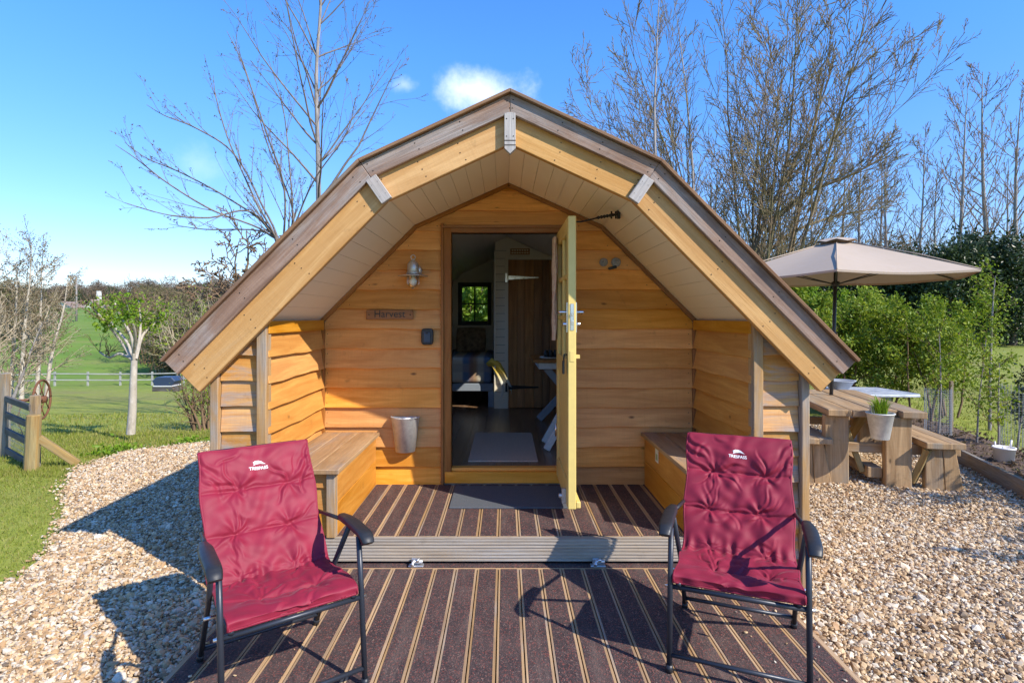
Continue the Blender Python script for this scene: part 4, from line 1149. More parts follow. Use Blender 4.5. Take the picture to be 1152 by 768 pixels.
# fold table by the right wall
tb = empty('dining_table', (0.7, 5.9, FL)); tag(tb, 'wooden topped table on pale cross legs half hidden by the open door', 'table')
tz = 1.02
mb = MB(); mb.bx(0.295, 1.40, 6.0, 6.85, tz, tz + 0.035, (0, 1, 0)); wpart(mb, 'tabletop', M['tablewood'], tb, 0.004)
mb = MB(); mb.bx(0.36, 1.36, 6.05, 6.80, tz - 0.07, tz - 0.001); wpart(mb, 'table_apron', M['whitepaint'], tb, 0.003)
for (a, b) in (((0.58, 6.1, FL + .02), (1.0, 6.1, tz - 0.07)), ((1.0, 6.17, FL + .02), (0.45, 6.17, tz - 0.07)), ((0.40, 6.7, FL + .02), (1.0, 6.7, tz - 0.07)), ((1.0, 6.77, FL + .02), (0.45, 6.77, tz - 0.07))):
    mb = MB(); mb.beam(a, b, 0.06, 0.075); wpart(mb, 'leg', M['greyblue'], tb, 0.004)
sq = empty('bench_stool', (0.65, 5.35, FL)); tag(sq, 'pale painted stool leg end showing at the foot of the open door', 'stool')
mb = MB(); mb.beam((0.38, 5.2, FL + 0.01), (0.62, 5.2, 0.72), 0.05, 0.06); wpart(mb, 'leg', M['whitepaint'], sq, 0.004)
mb = MB(); mb.beam((0.38, 5.5, FL + 0.01), (0.62, 5.5, 0.72), 0.05, 0.06); wpart(mb, 'leg', M['whitepaint'], sq, 0.004)
mb = MB(); mb.bx(0.50, 0.95, 5.12, 5.58, 0.722, 0.755); wpart(mb, 'seat', M['tablewood'], sq, 0.005)
cp = empty('cruet_tray', (0.50, 6.2, tz + 0.036)); tag(cp, 'pale dish of small dark jars on the indoor table', 'tray')
mb = MB(); mb.lathe([(0.05, 0), (0.11, 0.004), (0.125, 0.016), (0.12, 0.018), (0.0, 0.008)], (0, 0, 0), 20); mb.build('dish', M['whitepaint'], cp)
for xx in (-0.05, 0.0, 0.052):
    mb = MB(); mb.lathe([(0.0, 0.01), (0.026, 0.01), (0.028, 0.06), (0.018, 0.075), (0.018, 0.09), (0.0, 0.092)], (xx, 0.0, 0), 14); mb.build('jar', M['black'], cp)
pl = empty('wall_plaque', px(585, 283, YP - 0.006)); tag(pl, 'tiny dark plaque with pale raised marks above the cupboard door', 'plaque')
mb = MB(); mb.box((0, 0, 0), (0.26, 0.012, 0.08)); mb.build('plaque_board', M['cupboard'], pl, 0.003)
mb = MB()
for xx in np.linspace(-0.10, 0.10, 7): mb.box((xx, -0.008, 0.018), (0.022, 0.006, 0.02)); mb.box((xx, -0.008, -0.018), (0.024, 0.006, 0.018))
mb.build('plaque_marks', M['cream'], pl, 0.003)

# ================================================================== folding chairs
def cat_rom(P, n):
    P = [Vector(p) for p in P]; Q = [P[0] * 2 - P[1]] + P + [P[-1] * 2 - P[-2]]; out = []
    for i in range(1, len(Q) - 2):
        for k in range(n):
            t = k / n; a, b, c, d = Q[i - 1:i + 3]
            out.append(0.5 * ((2 * b) + (c - a) * t + (2 * a - 5 * b + 4 * c - d) * t * t + (3 * b - a - 3 * c + d) * t ** 3))
    out.append(Q[-2]); return out
def sling_profile(p):
    pr = cat_rom([(0, -0.265, 0.372), (0, -0.245, 0.405), (0, -0.10, 0.40), (0, 0.06, 0.385), (0, 0.125, 0.392), (0, 0.165, 0.44), (0, 0.29, 0.645), (0, 0.40, 0.835), (0, 0.425, 0.878)], 16)
    d = [0]
    for a, b in zip(pr, pr[1:]): d.append(d[-1] + (b - a).length)
    return pr, d
PR, PD_ = sling_profile(None); PL = PD_[-1]
def prof_at(l):
    l = max(0, min(PL - 1e-6, l))
    for i in range(len(PD_) - 1):
        if l <= PD_[i + 1]:
            f = (l - PD_[i]) / max(1e-9, PD_[i + 1] - PD_[i]); p = PR[i].lerp(PR[i + 1], f)
            t = (PR[i + 1] - PR[i]).normalized(); return p, Vector((0, -t.z, t.y))
    return PR[-1], Vector((0, -1, 0))
SEAT_L = next(PD_[i] for i in range(len(PR)) if PR[i].y > 0.115)
BACK_L = PL - SEAT_L
SEAMS = [0.0, SEAT_L * 0.52, SEAT_L, SEAT_L + BACK_L * 0.34, SEAT_L + BACK_L * 0.67, PL]
HWID = 0.249
def sling_disp(x, l, seed):
    rs = seed * 1.7
    # puff between seams
    d = 0
    for a, b in zip(SEAMS, SEAMS[1:]):
        if a <= l <= b:
            f = (l - a) / (b - a); d = 0.022 * (max(0.0, math.sin(math.pi * f)) ** 0.6) * (0.75 if b <= SEAT_L + 1e-6 else 1)
            # the seam is only really tight in the middle
            edge = abs(x) / HWID
            d = lerp(d, 0.012, 0.45 * sstep(0.35, 0.8, edge))
    e = max(0.0, 1 - (abs(x) / HWID) ** 4); d *= e ** 0.5
    # wrinkles pulled from the stitched points
    for si, sl in enumerate(SEAMS[1:-1]):
        for sx in (-0.115, 0.115):
            cx_ = sx + 0.015 * math.sin(si * 2.1 + rs); r = math.hypot(x - cx_, (l - sl) * 0.9)
            th = math.atan2(l - sl, x - cx_)
            d -= 0.008 * math.exp(-(r / 0.03) ** 2)
            fo = math.cos(th * 5 + si * 1.3 + sx * 30 + rs) + 0.6 * math.cos(th * 9 + si + rs * 2.1)
            d += 0.0048 * fo * math.exp(-(r / 0.12)) * min(1, r / 0.03)
    # long diagonal drags and fine crumple
    d += 0.0030 * math.sin(x * 38 + l * 17 + rs + 2 * math.sin(l * 11)) * e
    d += 0.0022 * math.sin(x * 61 - l * 33 + 1.3 * rs + 1.5 * math.sin(x * 23)) * e
    d += 0.0016 * math.sin(l * 95 + 3 * math.sin(x * 19 + rs)) * e
    # gathers along the crease of seat and back
    g = math.exp(-((l - SEAT_L) / 0.05) ** 2); d += 0.006 * g * math.sin(x * 85 + 2 * math.sin(x * 31 + rs))
    d += crease_disp(x, l, seed)
    for sl in SEAMS[1:-1]: d -= 0.0045 * math.exp(-((l - sl - 0.004 * math.sin(x * 30 + rs)) / 0.006) ** 2)
    g = math.exp(-(l / 0.05) ** 2) ; d += 0.003 * g * math.sin(x * 70 + rs)
    return d
CRS = {}
def creases(seed):
    if seed in CRS: return CRS[seed]
    rr = random.Random(int(seed * 100)); out = []
    for si, sl in enumerate(SEAMS[1:-1]):
        for sx in (-0.115, 0.115):
            cx_ = sx + 0.015 * math.sin(si * 2.1 + seed * 1.7)
            for k in range(5):
                a = rr.uniform(0, 6.283); ln = rr.uniform(0.06, 0.16)
                if abs(math.sin(a)) < 0.25: ln *= 1.3
                out.append((cx_, sl, math.cos(a), math.sin(a), ln, rr.uniform(0.003, 0.0065), rr.uniform(0.004, 0.008)))
    for k in range(16):
        a = rr.uniform(-0.9, 0.9) + (math.pi / 2 if rr.random() < .4 else 0); out.append((rr.uniform(-.22, .22), rr.uniform(0.0, PL), math.cos(a), math.sin(a), rr.uniform(0.06, 0.14), rr.uniform(0.002, 0.005), rr.uniform(0.005, 0.011)))
    for sx in (-1, 1):      # pulls running in from the top corners
        for k in range(3):
            a = -math.pi / 2 - sx * rr.uniform(0.35, 1.0); out.append((sx * 0.25, PL - 0.02 - 0.05 * k, math.cos(a), math.sin(a), rr.uniform(0.12, 0.2), 0.006, 0.010))
    CRS[seed] = out; return out
def crease_disp(x, l, seed):
    d = 0
    for cx_, cl, ca, sa, ln, am, w in creases(seed):
        dx, dl = x - cx_, l - cl; al = dx * ca + dl * sa
        if al < 0 or al > ln: continue
        pe = -dx * sa + dl * ca + 0.012 * math.sin(al * 40 + cx_ * 50)
        if abs(pe) > 3.2 * w: continue
        f = math.sin(math.pi * min(1, al / ln * 0.85 + 0.15)) ** 0.7; q = pe / w
        d += am * f * (-math.exp(-q * q) + 0.75 * math.exp(-(q - 1.5) ** 2))
    return d
def sag(x, l):       # cloth hangs lower mid-span on the seat and the front lip
    f = 1 - (x / HWID) ** 2
    s = 0.030 * f * max(0, math.sin(math.pi * min(1, l / SEAT_L)))
    return s + (0.030 * f + 0.006 * math.sin(x * 26 + 1)) * math.exp(-(l / 0.07) ** 2)
def sling_pt(x, l, seed, off=0.0):
    p, nn = prof_at(l)
    d = sling_disp(x, l, seed) + off - sag(x, l) * (1 if l < SEAT_L else 0.0) - 0.018 * (1 - (x / HWID) ** 2) * (1 if l >= SEAT_L else 0) * math.sin(math.pi * min(1, max(0, (l - SEAT_L) / BACK_L)))
    wid = 1 - 0.02 * math.sin(l * 21 + seed) * (abs(x) / HWID) ** 2
    return Vector((x * wid, 0, 0)) + p + nn * d
def make_chair(seed, loc, rz, lab):
    t = empty('folding_chair', loc, rz); tag(t, lab, 'chair', 'folding chairs on the deck')
    nx_, nl = 110, 210
    V = [sling_pt((i / nx_ * 2 - 1) * HWID, j / nl * PL, seed) for j in range(nl + 1) for i in range(nx_ + 1)]
    nV = len(V)
    B = []
    for j in range(nl + 1):
        p, nn = prof_at(j / nl * PL)
        for i in range(nx_ + 1):
            x = (i / nx_ * 2 - 1) * HWID; l = j / nl * PL
            q = sling_pt(x, l, seed); e = max(0, 1 - (x / HWID) ** 6)
            B.append(q - nn * (0.006 + 0.018 * e + 0.02 * e * max(0, math.sin(math.pi * j / nl)) * 0.5))
    f1 = [(j * (nx_ + 1) + i, j * (nx_ + 1) + i + 1, (j + 1) * (nx_ + 1) + i + 1, (j + 1) * (nx_ + 1) + i) for j in range(nl) for i in range(nx_)]
    f2 = [tuple(nV + k for k in f[::-1]) for f in f1]
    f3 = []
    for j in range(nl):
        a, b = j * (nx_ + 1), (j + 1) * (nx_ + 1); f3.append((a, b, nV + b, nV + a)); a += nx_; b += nx_; f3.append((a, nV + a, nV + b, b))
    for i in range(nx_):
        f3.append((i, nV + i, nV + i + 1, i + 1)); a = nl * (nx_ + 1) + i; f3.append((a, a + 1, nV + a + 1, nV + a))
    sl = np_mesh('padded_cover', V + B, f1 + f2 + f3, M['fabric'], t, True)
    pm = MB(); eps = 0.004
    for x in (-HWID + eps, HWID - eps): pm.tube([sling_pt(x, j / 60 * PL, seed, -0.004) for j in range(61)], 0.0055, 7)
    for l in (PL - 0.001, 0.002): pm.tube([sling_pt((i / 40 * 2 - 1) * (HWID - eps), l, seed, -0.005) for i in range(41)], 0.0055, 7)
    pm.build('piping', M['fabric'], sl)
    # printed mark: wording under a small leaping shape
    def wrap(me, x0, l0):
        for v in me.vertices:
            q = sling_pt(x0 + v.co.x, l0 + v.co.y, seed, 0.0022); v.co = q
    o = text_mesh('printed_wording', 'TRESPASS', 0.020, 0.0, M['white'], sl, bold=True); wrap(o.data, 0.0, PL - 0.112)
    E = [(-0.022, 0.0), (-0.019, 0.011), (-0.024, 0.014), (-0.013, 0.0215), (0.004, 0.022), (0.016, 0.017), (0.026, 0.008), (0.034, 0.003), (0.022, 0.005), (0.012, 0.008), (0.002, 0.0075), (-0.008, 0.006), (-0.015, 0.004)]
    bm = bmesh.new(); f = bm.faces.new([bm.verts.new((a, b, 0)) for a, b in E]); bmesh.ops.triangulate(bm, faces=bm.faces[:]); me = bpy.data.meshes.new('printed_emblem'); bm.to_mesh(me); bm.free(); me.materials.append(M['white'])
    o = bpy.data.objects.new('printed_emblem', me); COL.objects.link(o); o.parent = sl; wrap(me, 0.0, PL - 0.099)
    X = 0.264
    for s in (-1, 1):
        # arm: shaped moulded rest
        arm = cat_rom([(s * (X + 0.020), -0.268, 0.566), (s * (X + 0.020), -0.255, 0.584), (s * (X + 0.020), -0.225, 0.596), (s * (X + 0.020), -0.12, 0.602), (s * (X + 0.018), -0.05, 0.603), (s * (X + 0.016), 0.025, 0.596)], 6)
        mb = MB(); vs = []; fs = []; n = 12; m = len(arm)
        for i, p in enumerate(arm):
            tt = (arm[min(i + 1, m - 1)] - arm[max(0, i - 1)]).normalized(); up = Vector((0, -tt.z, tt.y)); f = i / (m - 1)
            w = 0.025 + 0.005 * math.sin(f * math.pi) - 0.010 * max(0, f - .8) * 5 * .6; h = 0.016 + 0.005 * max(0, 1 - f * 4)
            for k in range(n):
                a = 2 * math.pi * k / n; ca, sa = math.cos(a), math.sin(a)
                vs.append(p + Vector((1, 0, 0)) * w * math.copysign(abs(ca) ** 0.6, ca) + up * h * math.copysign(abs(sa) ** 0.7, sa))
        for i in range(m - 1):
            for k in range(n): fs.append((i * n + k, i * n + (k + 1) % n, (i + 1) * n + (k + 1) % n, (i + 1) * n + k))
        fs += [tuple(range(n - 1, -1, -1)), tuple((m - 1) * n + k for k in range(n))]
        mb.add(vs, fs, None, 0, True); mb.build('armrest', M['black'], t)
        xf = s * X
        mb = MB(); mb.tube([(xf, -0.215, 0.585), (xf, -0.245, 0.38), (xf, -0.285, 0.012)], 0.0115, 12); fl = mb.build('front_leg', M['frame'], t)
        mb = MB(); mb.tube([(xf, -0.2835, 0.03), (xf, -0.286, 0.0)], 0.015, 12); mb.build('foot_cap', M['black'], fl)
        xr = s * (X - 0.012)
        mb = MB(); mb.tube([(xr + s * 0.014, -0.10, 0.59), (xr, 0.09, 0.33), (xr, 0.30, 0.012)], 0.0115, 12); rl = mb.build('rear_leg', M['frame'], t)
        mb = MB(); mb.tube([(xr, 0.292, 0.03), (xr, 0.304, 0.0)], 0.015, 12); mb.build('foot_cap', M['black'], rl)
        mb = MB()
        for (a, b) in ((-0.242, 0.345), (-0.03, 0.33)):
            mb.lathe([(0.0, -0.022), (0.007, -0.022), (0.007, 0.022), (0, 0.022)], (xf, a, b), 8, 'X')
        mb.lathe([(0.0, -0.014), (0.012, -0.014), (0.012, 0.004), (0, 0.004)], (xf, -0.246, 0.345), 10, 'Y'); mb.build('rivet', M['steel'], t)
        mb = MB(); mb.tube([(s * (HWID - 0.02), -0.255, 0.36), (s * (HWID - 0.02), 0.10, 0.355)], 0.0105, 10)
        mb.build('seat_rail', M['frame'], t)
        mb = MB(); mb.tube([(xf + s * .006, 0.015, 0.592), (s * (HWID + 0.002), 0.275, 0.56)], 0.009, 8); mb.build('arm_bracket', M['black'], t)
    xb = HWID - 0.02
    mb = MB(); mb.tube([(-xb, 0.12, 0.34), (-xb, 0.20, 0.465), (-xb, 0.425, 0.845), (-xb + 0.03, 0.443, 0.873), (xb - 0.03, 0.443, 0.873), (xb, 0.425, 0.845), (xb, 0.20, 0.465), (xb, 0.12, 0.34)], 0.010, 10)
    for v in mb.v: v.y += 0.016; v.z -= 0.006
    mb.build('back_frame', M['frame'], t)
    mb = MB(); mb.tube([(-X, -0.245, 0.345), (X, -0.245, 0.345)], 0.0105, 12); mb.build('front_bar', M['frame'], t)
    mb = MB(); mb.tube([(-X, -0.279, 0.07), (X, -0.279, 0.07)], 0.0095, 12); mb.build('foot_bar', M['frame'], t)
    mb = MB(); mb.tube([(-X + 0.012, 0.265, 0.065), (X - 0.012, 0.265, 0.065)], 0.0095, 12); mb.build('rear_bar', M['frame'], t)
    return t
make_chair(1.0, (-0.95, 2.39, 0.004), R(36), 'maroon padded folding chair beside the sunny gravel, left of the two')
make_chair(4.3, (1.048, 2.567, 0.004), R(-22.6), 'maroon padded folding chair nearer the picnic table, right of the two')

# ================================================================== picnic table and what stands by it
pt = empty('picnic_table', (3.62, 5.53, -0.16), R(-11.5)); pt.scale = (1.07, 1.07, 1.07); tag(pt, 'heavy picnic table of weathered sleepers with attached benches by the cabin', 'picnic table')
mb = MB(); w = 0.205; Lt = 1.62
for i in range(4):
    x = -0.41 + i * w; dy = random.uniform(-0.02, 0.015) if i in (1, 2) else 0
    y0_ = 0.085 if i == 2 else dy
    mb.bx(x + 0.002, x + w - 0.003, y0_, Lt + dy, 0.642, 0.70 + random.uniform(-.002, .003), (0, 1, 0))
mb.build('tabletop', M['sleeper'], pt, 0.006)
for y in (0.05, Lt - 0.14):
    for xa, xb in ((-0.42, -0.215), (0.09, 0.305)):
        mb = MB(); mb.bx(xa, xb, y, y + 0.085, 0.0, 0.64, (0, 0, 1)); mb.build('leg', M['sleeper'], pt, 0.007)
    mb = MB(); mb.bx(-0.74, 0.74, y + 0.09, y + 0.14, 0.29, 0.38, (1, 0, 0)); mb.build('cross_beam', M['sleeper'], pt, 0.006)
for (a, b) in (((-0.05, 0.20, 0.10), (-0.22, 0.24, 0.63)), ((-0.0, 0.30, 0.62), (0.05, 1.0, 0.12)), ((0.0, 1.4, 0.62), (0.0, 0.75, 0.12)), ((0.33, 0.1, 0.05), (0.42, 0.02, 0.37))):
    mb = MB(); mb.beam(a, b, 0.075, 0.05); mb.build('brace', M['lichen'], pt, 0.005)
mb = MB(); mb.beam((0.02, 0.1, 0.12), (0.02, Lt - 0.1, 0.12), 0.12, 0.10); mb.build('stretcher', M['sleeper'], pt, 0.006)
for s in (-1, 1):
    x0, x1 = (0.375, 0.70) if s > 0 else (-0.70, -0.375)
    mb = MB(); xm = (x0 + x1) / 2
    mb.bx(x0, xm + 0.04, -0.05, Lt, 0.385, 0.44, (0, 1, 0)); mb.bx(xm + 0.044, x1, -0.02, Lt - 0.03, 0.382, 0.437, (0, 1, 0)); bs = mb.build('bench_seat', M['sleeper'], pt, 0.006)
    for y in (0.03, Lt - 0.14):
        for a0, a1, b0, b1 in ((x0 + 0.03, x0 + 0.03, xm + 0.02, xm), (xm + 0.024, xm + 0.004, x1 + 0.01, x1 - 0.06)):
            mb = MB(); mb.prism([(a0, 0), (b0, 0), (b1, 0.382), (a1, 0.382)], (0, y, 0), (1, 0, 0), (0, 0, 1), (0, 0.075, 0), (0, 0, 1)); mb.build('bench_support', M['sleeper'], bs, 0.006)

# hanging bucket with grassy plant
q = px(988, 478, 5.43); hb = empty('plant_bucket', (q.x, 5.40, q.z - 0.125)); hb.scale = (0.97, 0.97, 1.0); tag(hb, 'galvanised bucket of grassy green plant hanging on the picnic table end', 'planter')
mb = MB(); mb.lathe([(0.0, 0.0), (0.075, 0.0), (0.078, 0.006), (0.118, 0.235), (0.124, 0.238), (0.124, 0.25), (0.115, 0.25), (0.112, 0.22), (0.0, 0.215)], (0, 0, 0), 26); mb.tube([(0.122 * math.cos(a), 0.122 * math.sin(a), 0.244) for a in np.linspace(0, 6.2832, 25)], 0.005, 6); bb = mb.build('bucket', M['zinc'], hb)
mb = MB(); mb.bx(-0.03, 0.03, 0.10, 0.125, 0.16, 0.30); mb.build('bucket_bracket', M['galv'], hb, 0.002)
mb = MB(); mb.lathe([(0.0, 0.222), (0.06, 0.226), (0.108, 0.218)], (0, 0, 0), 16); mb.build('compost', M['soil'], hb)
V = []; F = []
for k in range(170):
    a = random.uniform(0, 6.283); r = random.uniform(0, 0.06); p = Vector((r * math.cos(a), r * math.sin(a), 0.22)); h = random.uniform(0.08, 0.19); ln = random.uniform(0.02, 0.13)
    d = Vector((math.cos(a + random.gauss(0, .5)), math.sin(a + random.gauss(0, .5)), 0)); s = d.cross(Vector((0, 0, 1))) * 0.004; b = len(V)
    for f, wv in ((0, 1), (0.4, 1), (0.75, 0.7), (1, 0.05)):
        c = p + Vector((0, 0, h * math.sin(f * 1.5))) + d * ln * f * f; V += [c - s * wv, c + s * wv]
    F += [(b + i * 2, b + i * 2 + 1, b + i * 2 + 3, b + i * 2 + 2) for i in range(3)]
np_mesh('grass_leaves', V, F, M['leaf_lime'], hb)

# zinc topped grey stand behind the table
sd = empty('garden_stand', (4.81, 7.65, -0.16)); sd.scale = (1.07, 1.07, 1.07); tag(sd, 'grey box stand with a pale metal sheet lid behind the picnic table', 'stand')
mb = MB(); mb.bx(-0.16, 0.22, -0.22, 0.2, 0.0, 0.60); mb.build('stand_body', M['greyblue'], sd, 0.01)
mb = MB(); mb.prism([(-0.36, -0.40), (0.42, -0.42), (0.50, -0.30), (0.40, 0.32), (-0.22, 0.42), (-0.36, 0.2)], (0, 0, 0.605), (1, 0, 0), (0, 1, 0), (0, 0, 0.03)); mb.build('stand_lid', plain('pale_metal_sheet', (0.75, 0.78, 0.84), 0.35, 0.3, var=0.5, nscale=9, c2=(0.22, 0.27, 0.38)), sd, 0.006)
bw = empty('metal_bowl', (4.51, 7.68, 0.523)); tag(bw, 'small blue grey metal bowl on the pale sheet lid behind the parasol pole', 'bowl')
mb = MB(); mb.lathe([(0.0, 0.0), (0.09, 0.0), (0.12, 0.02), (0.185, 0.12), (0.20, 0.125), (0.20, 0.132), (0.178, 0.128), (0.11, 0.03), (0.0, 0.012)], (0, 0, 0), 26); mb.build('bowl_body', M['greyblue'], bw)
mb = MB(); mb.tube([(0.19, 0, 0.12), (0.235, 0, 0.125), (0.235, 0.03, 0.125), (0.19, 0.04, 0.12)], 0.006, 6); mb.build('handle', M['greyblue'], bw)

# parasol
pa = empty('parasol', (3.835, 6.69, -0.16)); pa.scale = (1.07, 1.07, 1.07); tag(pa, 'open taupe parasol on a black pole rising through the picnic table', 'parasol')
mb = MB(); mb.tube([(-0.03, 0, 0.0), (0.03, 0, 1.3), (0.06, 0.0, 2.36)], 0.019, 14); mb.tube([(0.028, 0, 1.25), (0.031, 0, 1.33)], 0.024, 14); mb.build('pole', M['black'], pa)
RP_ = 1.30; HZ = 1.985; TZ = 2.395; nr = 6
V = []; F = []; ns = 10; nrad = 12
for j in range(nrad + 1):
    f = j / nrad
    for k in range(nr * ns):
        a = -math.pi * 2 / 3 + 2 * math.pi * k / (nr * ns); m = (k % ns) / ns
        # straight panel edges between ribs
        rr = math.cos(math.pi / nr) / math.cos(((k % ns) / ns - 0.5) * 2 * math.pi / nr)
        sagp = 0.05 * math.sin(math.pi * m) * f
        z = TZ - (TZ - HZ) * (f ** 1.08) - sagp * 0.5
        tiltz = 0.03 * math.cos(a) * f * 0
        V.append((0.06 + RP_ * f * rr * math.cos(a) * (1 - 0.03 * math.sin(math.pi * m)), RP_ * f * rr * math.sin(a) * (1 - 0.03 * math.sin(math.pi * m)), z + tiltz))
n = nr * ns
for j in range(nrad):
    for k in range(n): F.append((j * n + k, j * n + (k + 1) % n, (j + 1) * n + (k + 1) % n, (j + 1) * n + k))
# short hem
for k in range(n):
    x, y, z = V[nrad * n + k]; V.append((x * 0.998, y * 0.998, z - 0.02))
for k in range(n): F.append((nrad * n + k, nrad * n + (k + 1) % n, (nrad + 1) * n + (k + 1) % n, (nrad + 1) * n + k))
cn = np_mesh('canopy', V, F, M['canopy'], pa, False)
mb = MB()
for k in range(nr):
    a = -math.pi * 2 / 3 + 2 * math.pi * k / nr; mb.tube([(0.06 + 0.1 * math.cos(a), 0.1 * math.sin(a), TZ - 0.02), (0.06 + 0.6 * math.cos(a) * RP_, 0.6 * math.sin(a) * RP_, TZ - 0.40 * 0.57 + 0.012), (0.06 + RP_ * math.cos(a), RP_ * math.sin(a), HZ + 0.004)], 0.006, 6)
mb.build('panel_seam', M['canopy'], cn)
V = []; F = []
for j, (r_, z_) in enumerate(((0.0, 2.43), (0.10, 2.418), (0.20, 2.382))):
    for k in range(24):
        a = 2 * math.pi * k / 24; V.append((0.06 + r_ * math.cos(a), r_ * math.sin(a), z_ + (0.012 * math.cos(k * math.pi / 2) if j == 2 else 0)))
for j in range(2):
    for k in range(24): F.append((j * 24 + k, j * 24 + (k + 1) % 24, (j + 1) * 24 + (k + 1) % 24, (j + 1) * 24 + k))
np_mesh('vent_cap', V, F, M['canopy'], cn, True)
for k in range(nr):
    a = -math.pi * 2 / 3 + 2 * math.pi * k / nr; c, s = math.cos(a), math.sin(a)
    mb = MB(); mb.tube([(0.06 + 0.03 * c, 0.03 * s, TZ - 0.045), (0.06 + (RP_ - .02) * c, (RP_ - .02) * s, HZ - 0.012)], 0.008, 6); rb2 = mb.build('rib', M['black'], pa)
    mb = MB(); mb.tube([(0.05 + 0.03 * c, 0.03 * s, 1.92), (0.06 + 0.62 * RP_ * c, 0.62 * RP_ * s, lerp(TZ - 0.045, HZ - 0.012, 0.62))], 0.006, 6); mb.build('strut', M['black'], rb2)
mb = MB(); mb.lathe([(0.02, 0), (0.04, 0.01), (0.04, 0.05), (0.02, 0.06)], (0.05, 0, 1.89), 12); mb.build('runner', M['black'], pa)

# planting bed edging, soil
E = [(3.80, 0.6), (4.17, 3.2), (4.73, 5.18), (5.20, 6.63), (5.83, 9.0), (6.0, 10.0)]
bd = empty('bed_edging', (4.7, 5.1, -0.16)); tag(bd, 'low timber board edging between the gravel and the planting bed', 'edging')
for (a, b) in zip(E, E[1:]):
    mb = MB(); d = (Vector(b) - Vector(a)).normalized() * 0.004
    mb.beam((a[0] + 0.03 + d.x, a[1] + d.y, -0.085), (b[0] + 0.03 - d.x, b[1] - d.y, -0.085), 0.045, 0.18); wpart(mb, 'edging_board', M['fence'], bd, 0.005)
nb = 12; V = []
for i, (x, y) in enumerate(E):
    for k in range(nb + 1):
        f = k / nb; V.append((x + 0.055 + f * (1.0 + 0.25 * math.sin(i * 2.3)), y, -0.075 + 0.02 * math.sin(i * 3 + k * 1.9) - (0.13 * f ** 4)))
F = [(i * (nb + 1) + k, i * (nb + 1) + k + 1, (i + 1) * (nb + 1) + k + 1, (i + 1) * (nb + 1) + k) for i in range(len(E) - 1) for k in range(nb)]
o = np_mesh('bed_soil', V, F, M['soil'], None, True); tag(o, kind='structure')

# ================================================================== gate, fence, wheel on the left
def fz(x, y): return ground_z(x, y)
gt = empty('field_gate', (-5.8, 6.8, fz(-5.8, 6.8))); tag(gt, 'small dark four rail gate with wire netting beside the lawn', 'gate')
A = Vector((-6.26, 7.14, -0.12)); B = Vector((-5.37, 6.44, -0.12))
for zz in (0.08, 0.32, 0.52, 0.72):
    mb = MB(); mb.beam(A + Vector((0, 0, zz - 0.12)), B + Vector((0, 0, zz - 0.12)), 0.032, 0.075); wpart(mb, 'rail', M['fence_dark'], gt, 0.004)
mb = MB()
nw = 22
for i in range(nw + 1):
    p = A.lerp(B, i / nw) + Vector((0.02, 0.02, 0)); mb.beam(p + Vector((0, 0, -0.06)), p + Vector((0, 0, 0.56)), 0.003, 0.003, (1, 0, 0))
for i in range(10): mb.beam(A + Vector((0.02, 0.02, -0.04 + i * 0.066)), B + Vector((0.02, 0.02, -0.04 + i * 0.066)), 0.003, 0.003)
wpart(mb, 'wire_netting', M['galv'], gt)
for P, h, w, lab in ((Vector((-6.31, 7.18, 0)), 1.05, 0.085, None), (Vector((-5.35, 6.48, 0)), 0.82, 0.08, None)):
    mb = MB(); z0 = fz(P.x, P.y); mb.bx(P.x - w / 2, P.x + w / 2, P.y - w / 2, P.y + w / 2, z0 - 0.1, z0 + h, (0, 0, 1)); wpart(mb, 'gate_post', M['fence'], gt, 0.008)
fp = empty('fence_post', (-5.26, 6.31, fz(-5.26, 6.31))); tag(fp, 'short stout lichen covered post with a slanting brace by the gate', 'post')
mb = MB(); mb.prism([(0.075 * math.cos(a), 0.07 * math.sin(a)) for a in np.linspace(0, 6.2832, 11)[:-1]], (0, 0, -0.08), (1, 0, 0), (0, 1, 0), (0.03, 0.01, 0.70), (0, 0, 1)); mb.build('post', M['lichen'], fp, 0.01)
mb = MB(); mb.beam((0.06, 0.03, 0.36), (0.36, 0.22, 0.02), 0.075, 0.08); mb.build('brace', M['lichen'], fp, 0.006)
# rusty wheel of an old hay rake
wh = empty('rusty_wheel', (-7.0, 8.6, fz(-7.0, 8.6))); tag(wh, 'rusty spoked iron wheel of an old rake standing behind the gate', 'wheel'); wh.rotation_euler = (0, 0, R(108))
mb = MB(); rw = 0.29; c = Vector((0, 0, 0.62))
mb.tube([(rw * math.cos(a), 0, c.z + rw * math.sin(a)) for a in np.linspace(0, 6.2832, 41)], 0.018, 6); mb.build('rim', M['rust'], wh)
for k in range(10):
    a = k * math.pi / 5; mb = MB(); mb.tube([(0.04 * math.cos(a), 0.03 * (-1) ** k, c.z + 0.04 * math.sin(a)), (rw * math.cos(a), 0, c.z + rw * math.sin(a))], 0.008, 5); mb.build('spoke', M['rust'], wh)
mb = MB(); mb.lathe([(0.05, -0.06), (0.06, 0), (0.05, 0.06)], c, 12, 'Y'); mb.tube([c + Vector((0, -0.05, 0)), c + Vector((0, 0.9, -0.02))], 0.022, 8); mb.tube([c + Vector((0, 0.9, 0)), c + Vector((0.1, 0.95, -0.62))], 0.02, 8); mb.tube([c + Vector((-0.1, 0.3, 0)), c + Vector((-0.5, 0.4, -0.1)), c + Vector((-0.7, 0.5, -0.5))], 0.02, 6)
for k in range(7): mb.tube([c + Vector((0, 0.15 + k * 0.11, 0)), c + Vector((-0.25, 0.15 + k * 0.11, 0.0)), c + Vector((-0.36, 0.16 + k * 0.11, -0.25)), c + Vector((-0.2, 0.15 + k * 0.11, -0.5))], 0.007, 5)
mb.build('axle', M['rust'], wh)

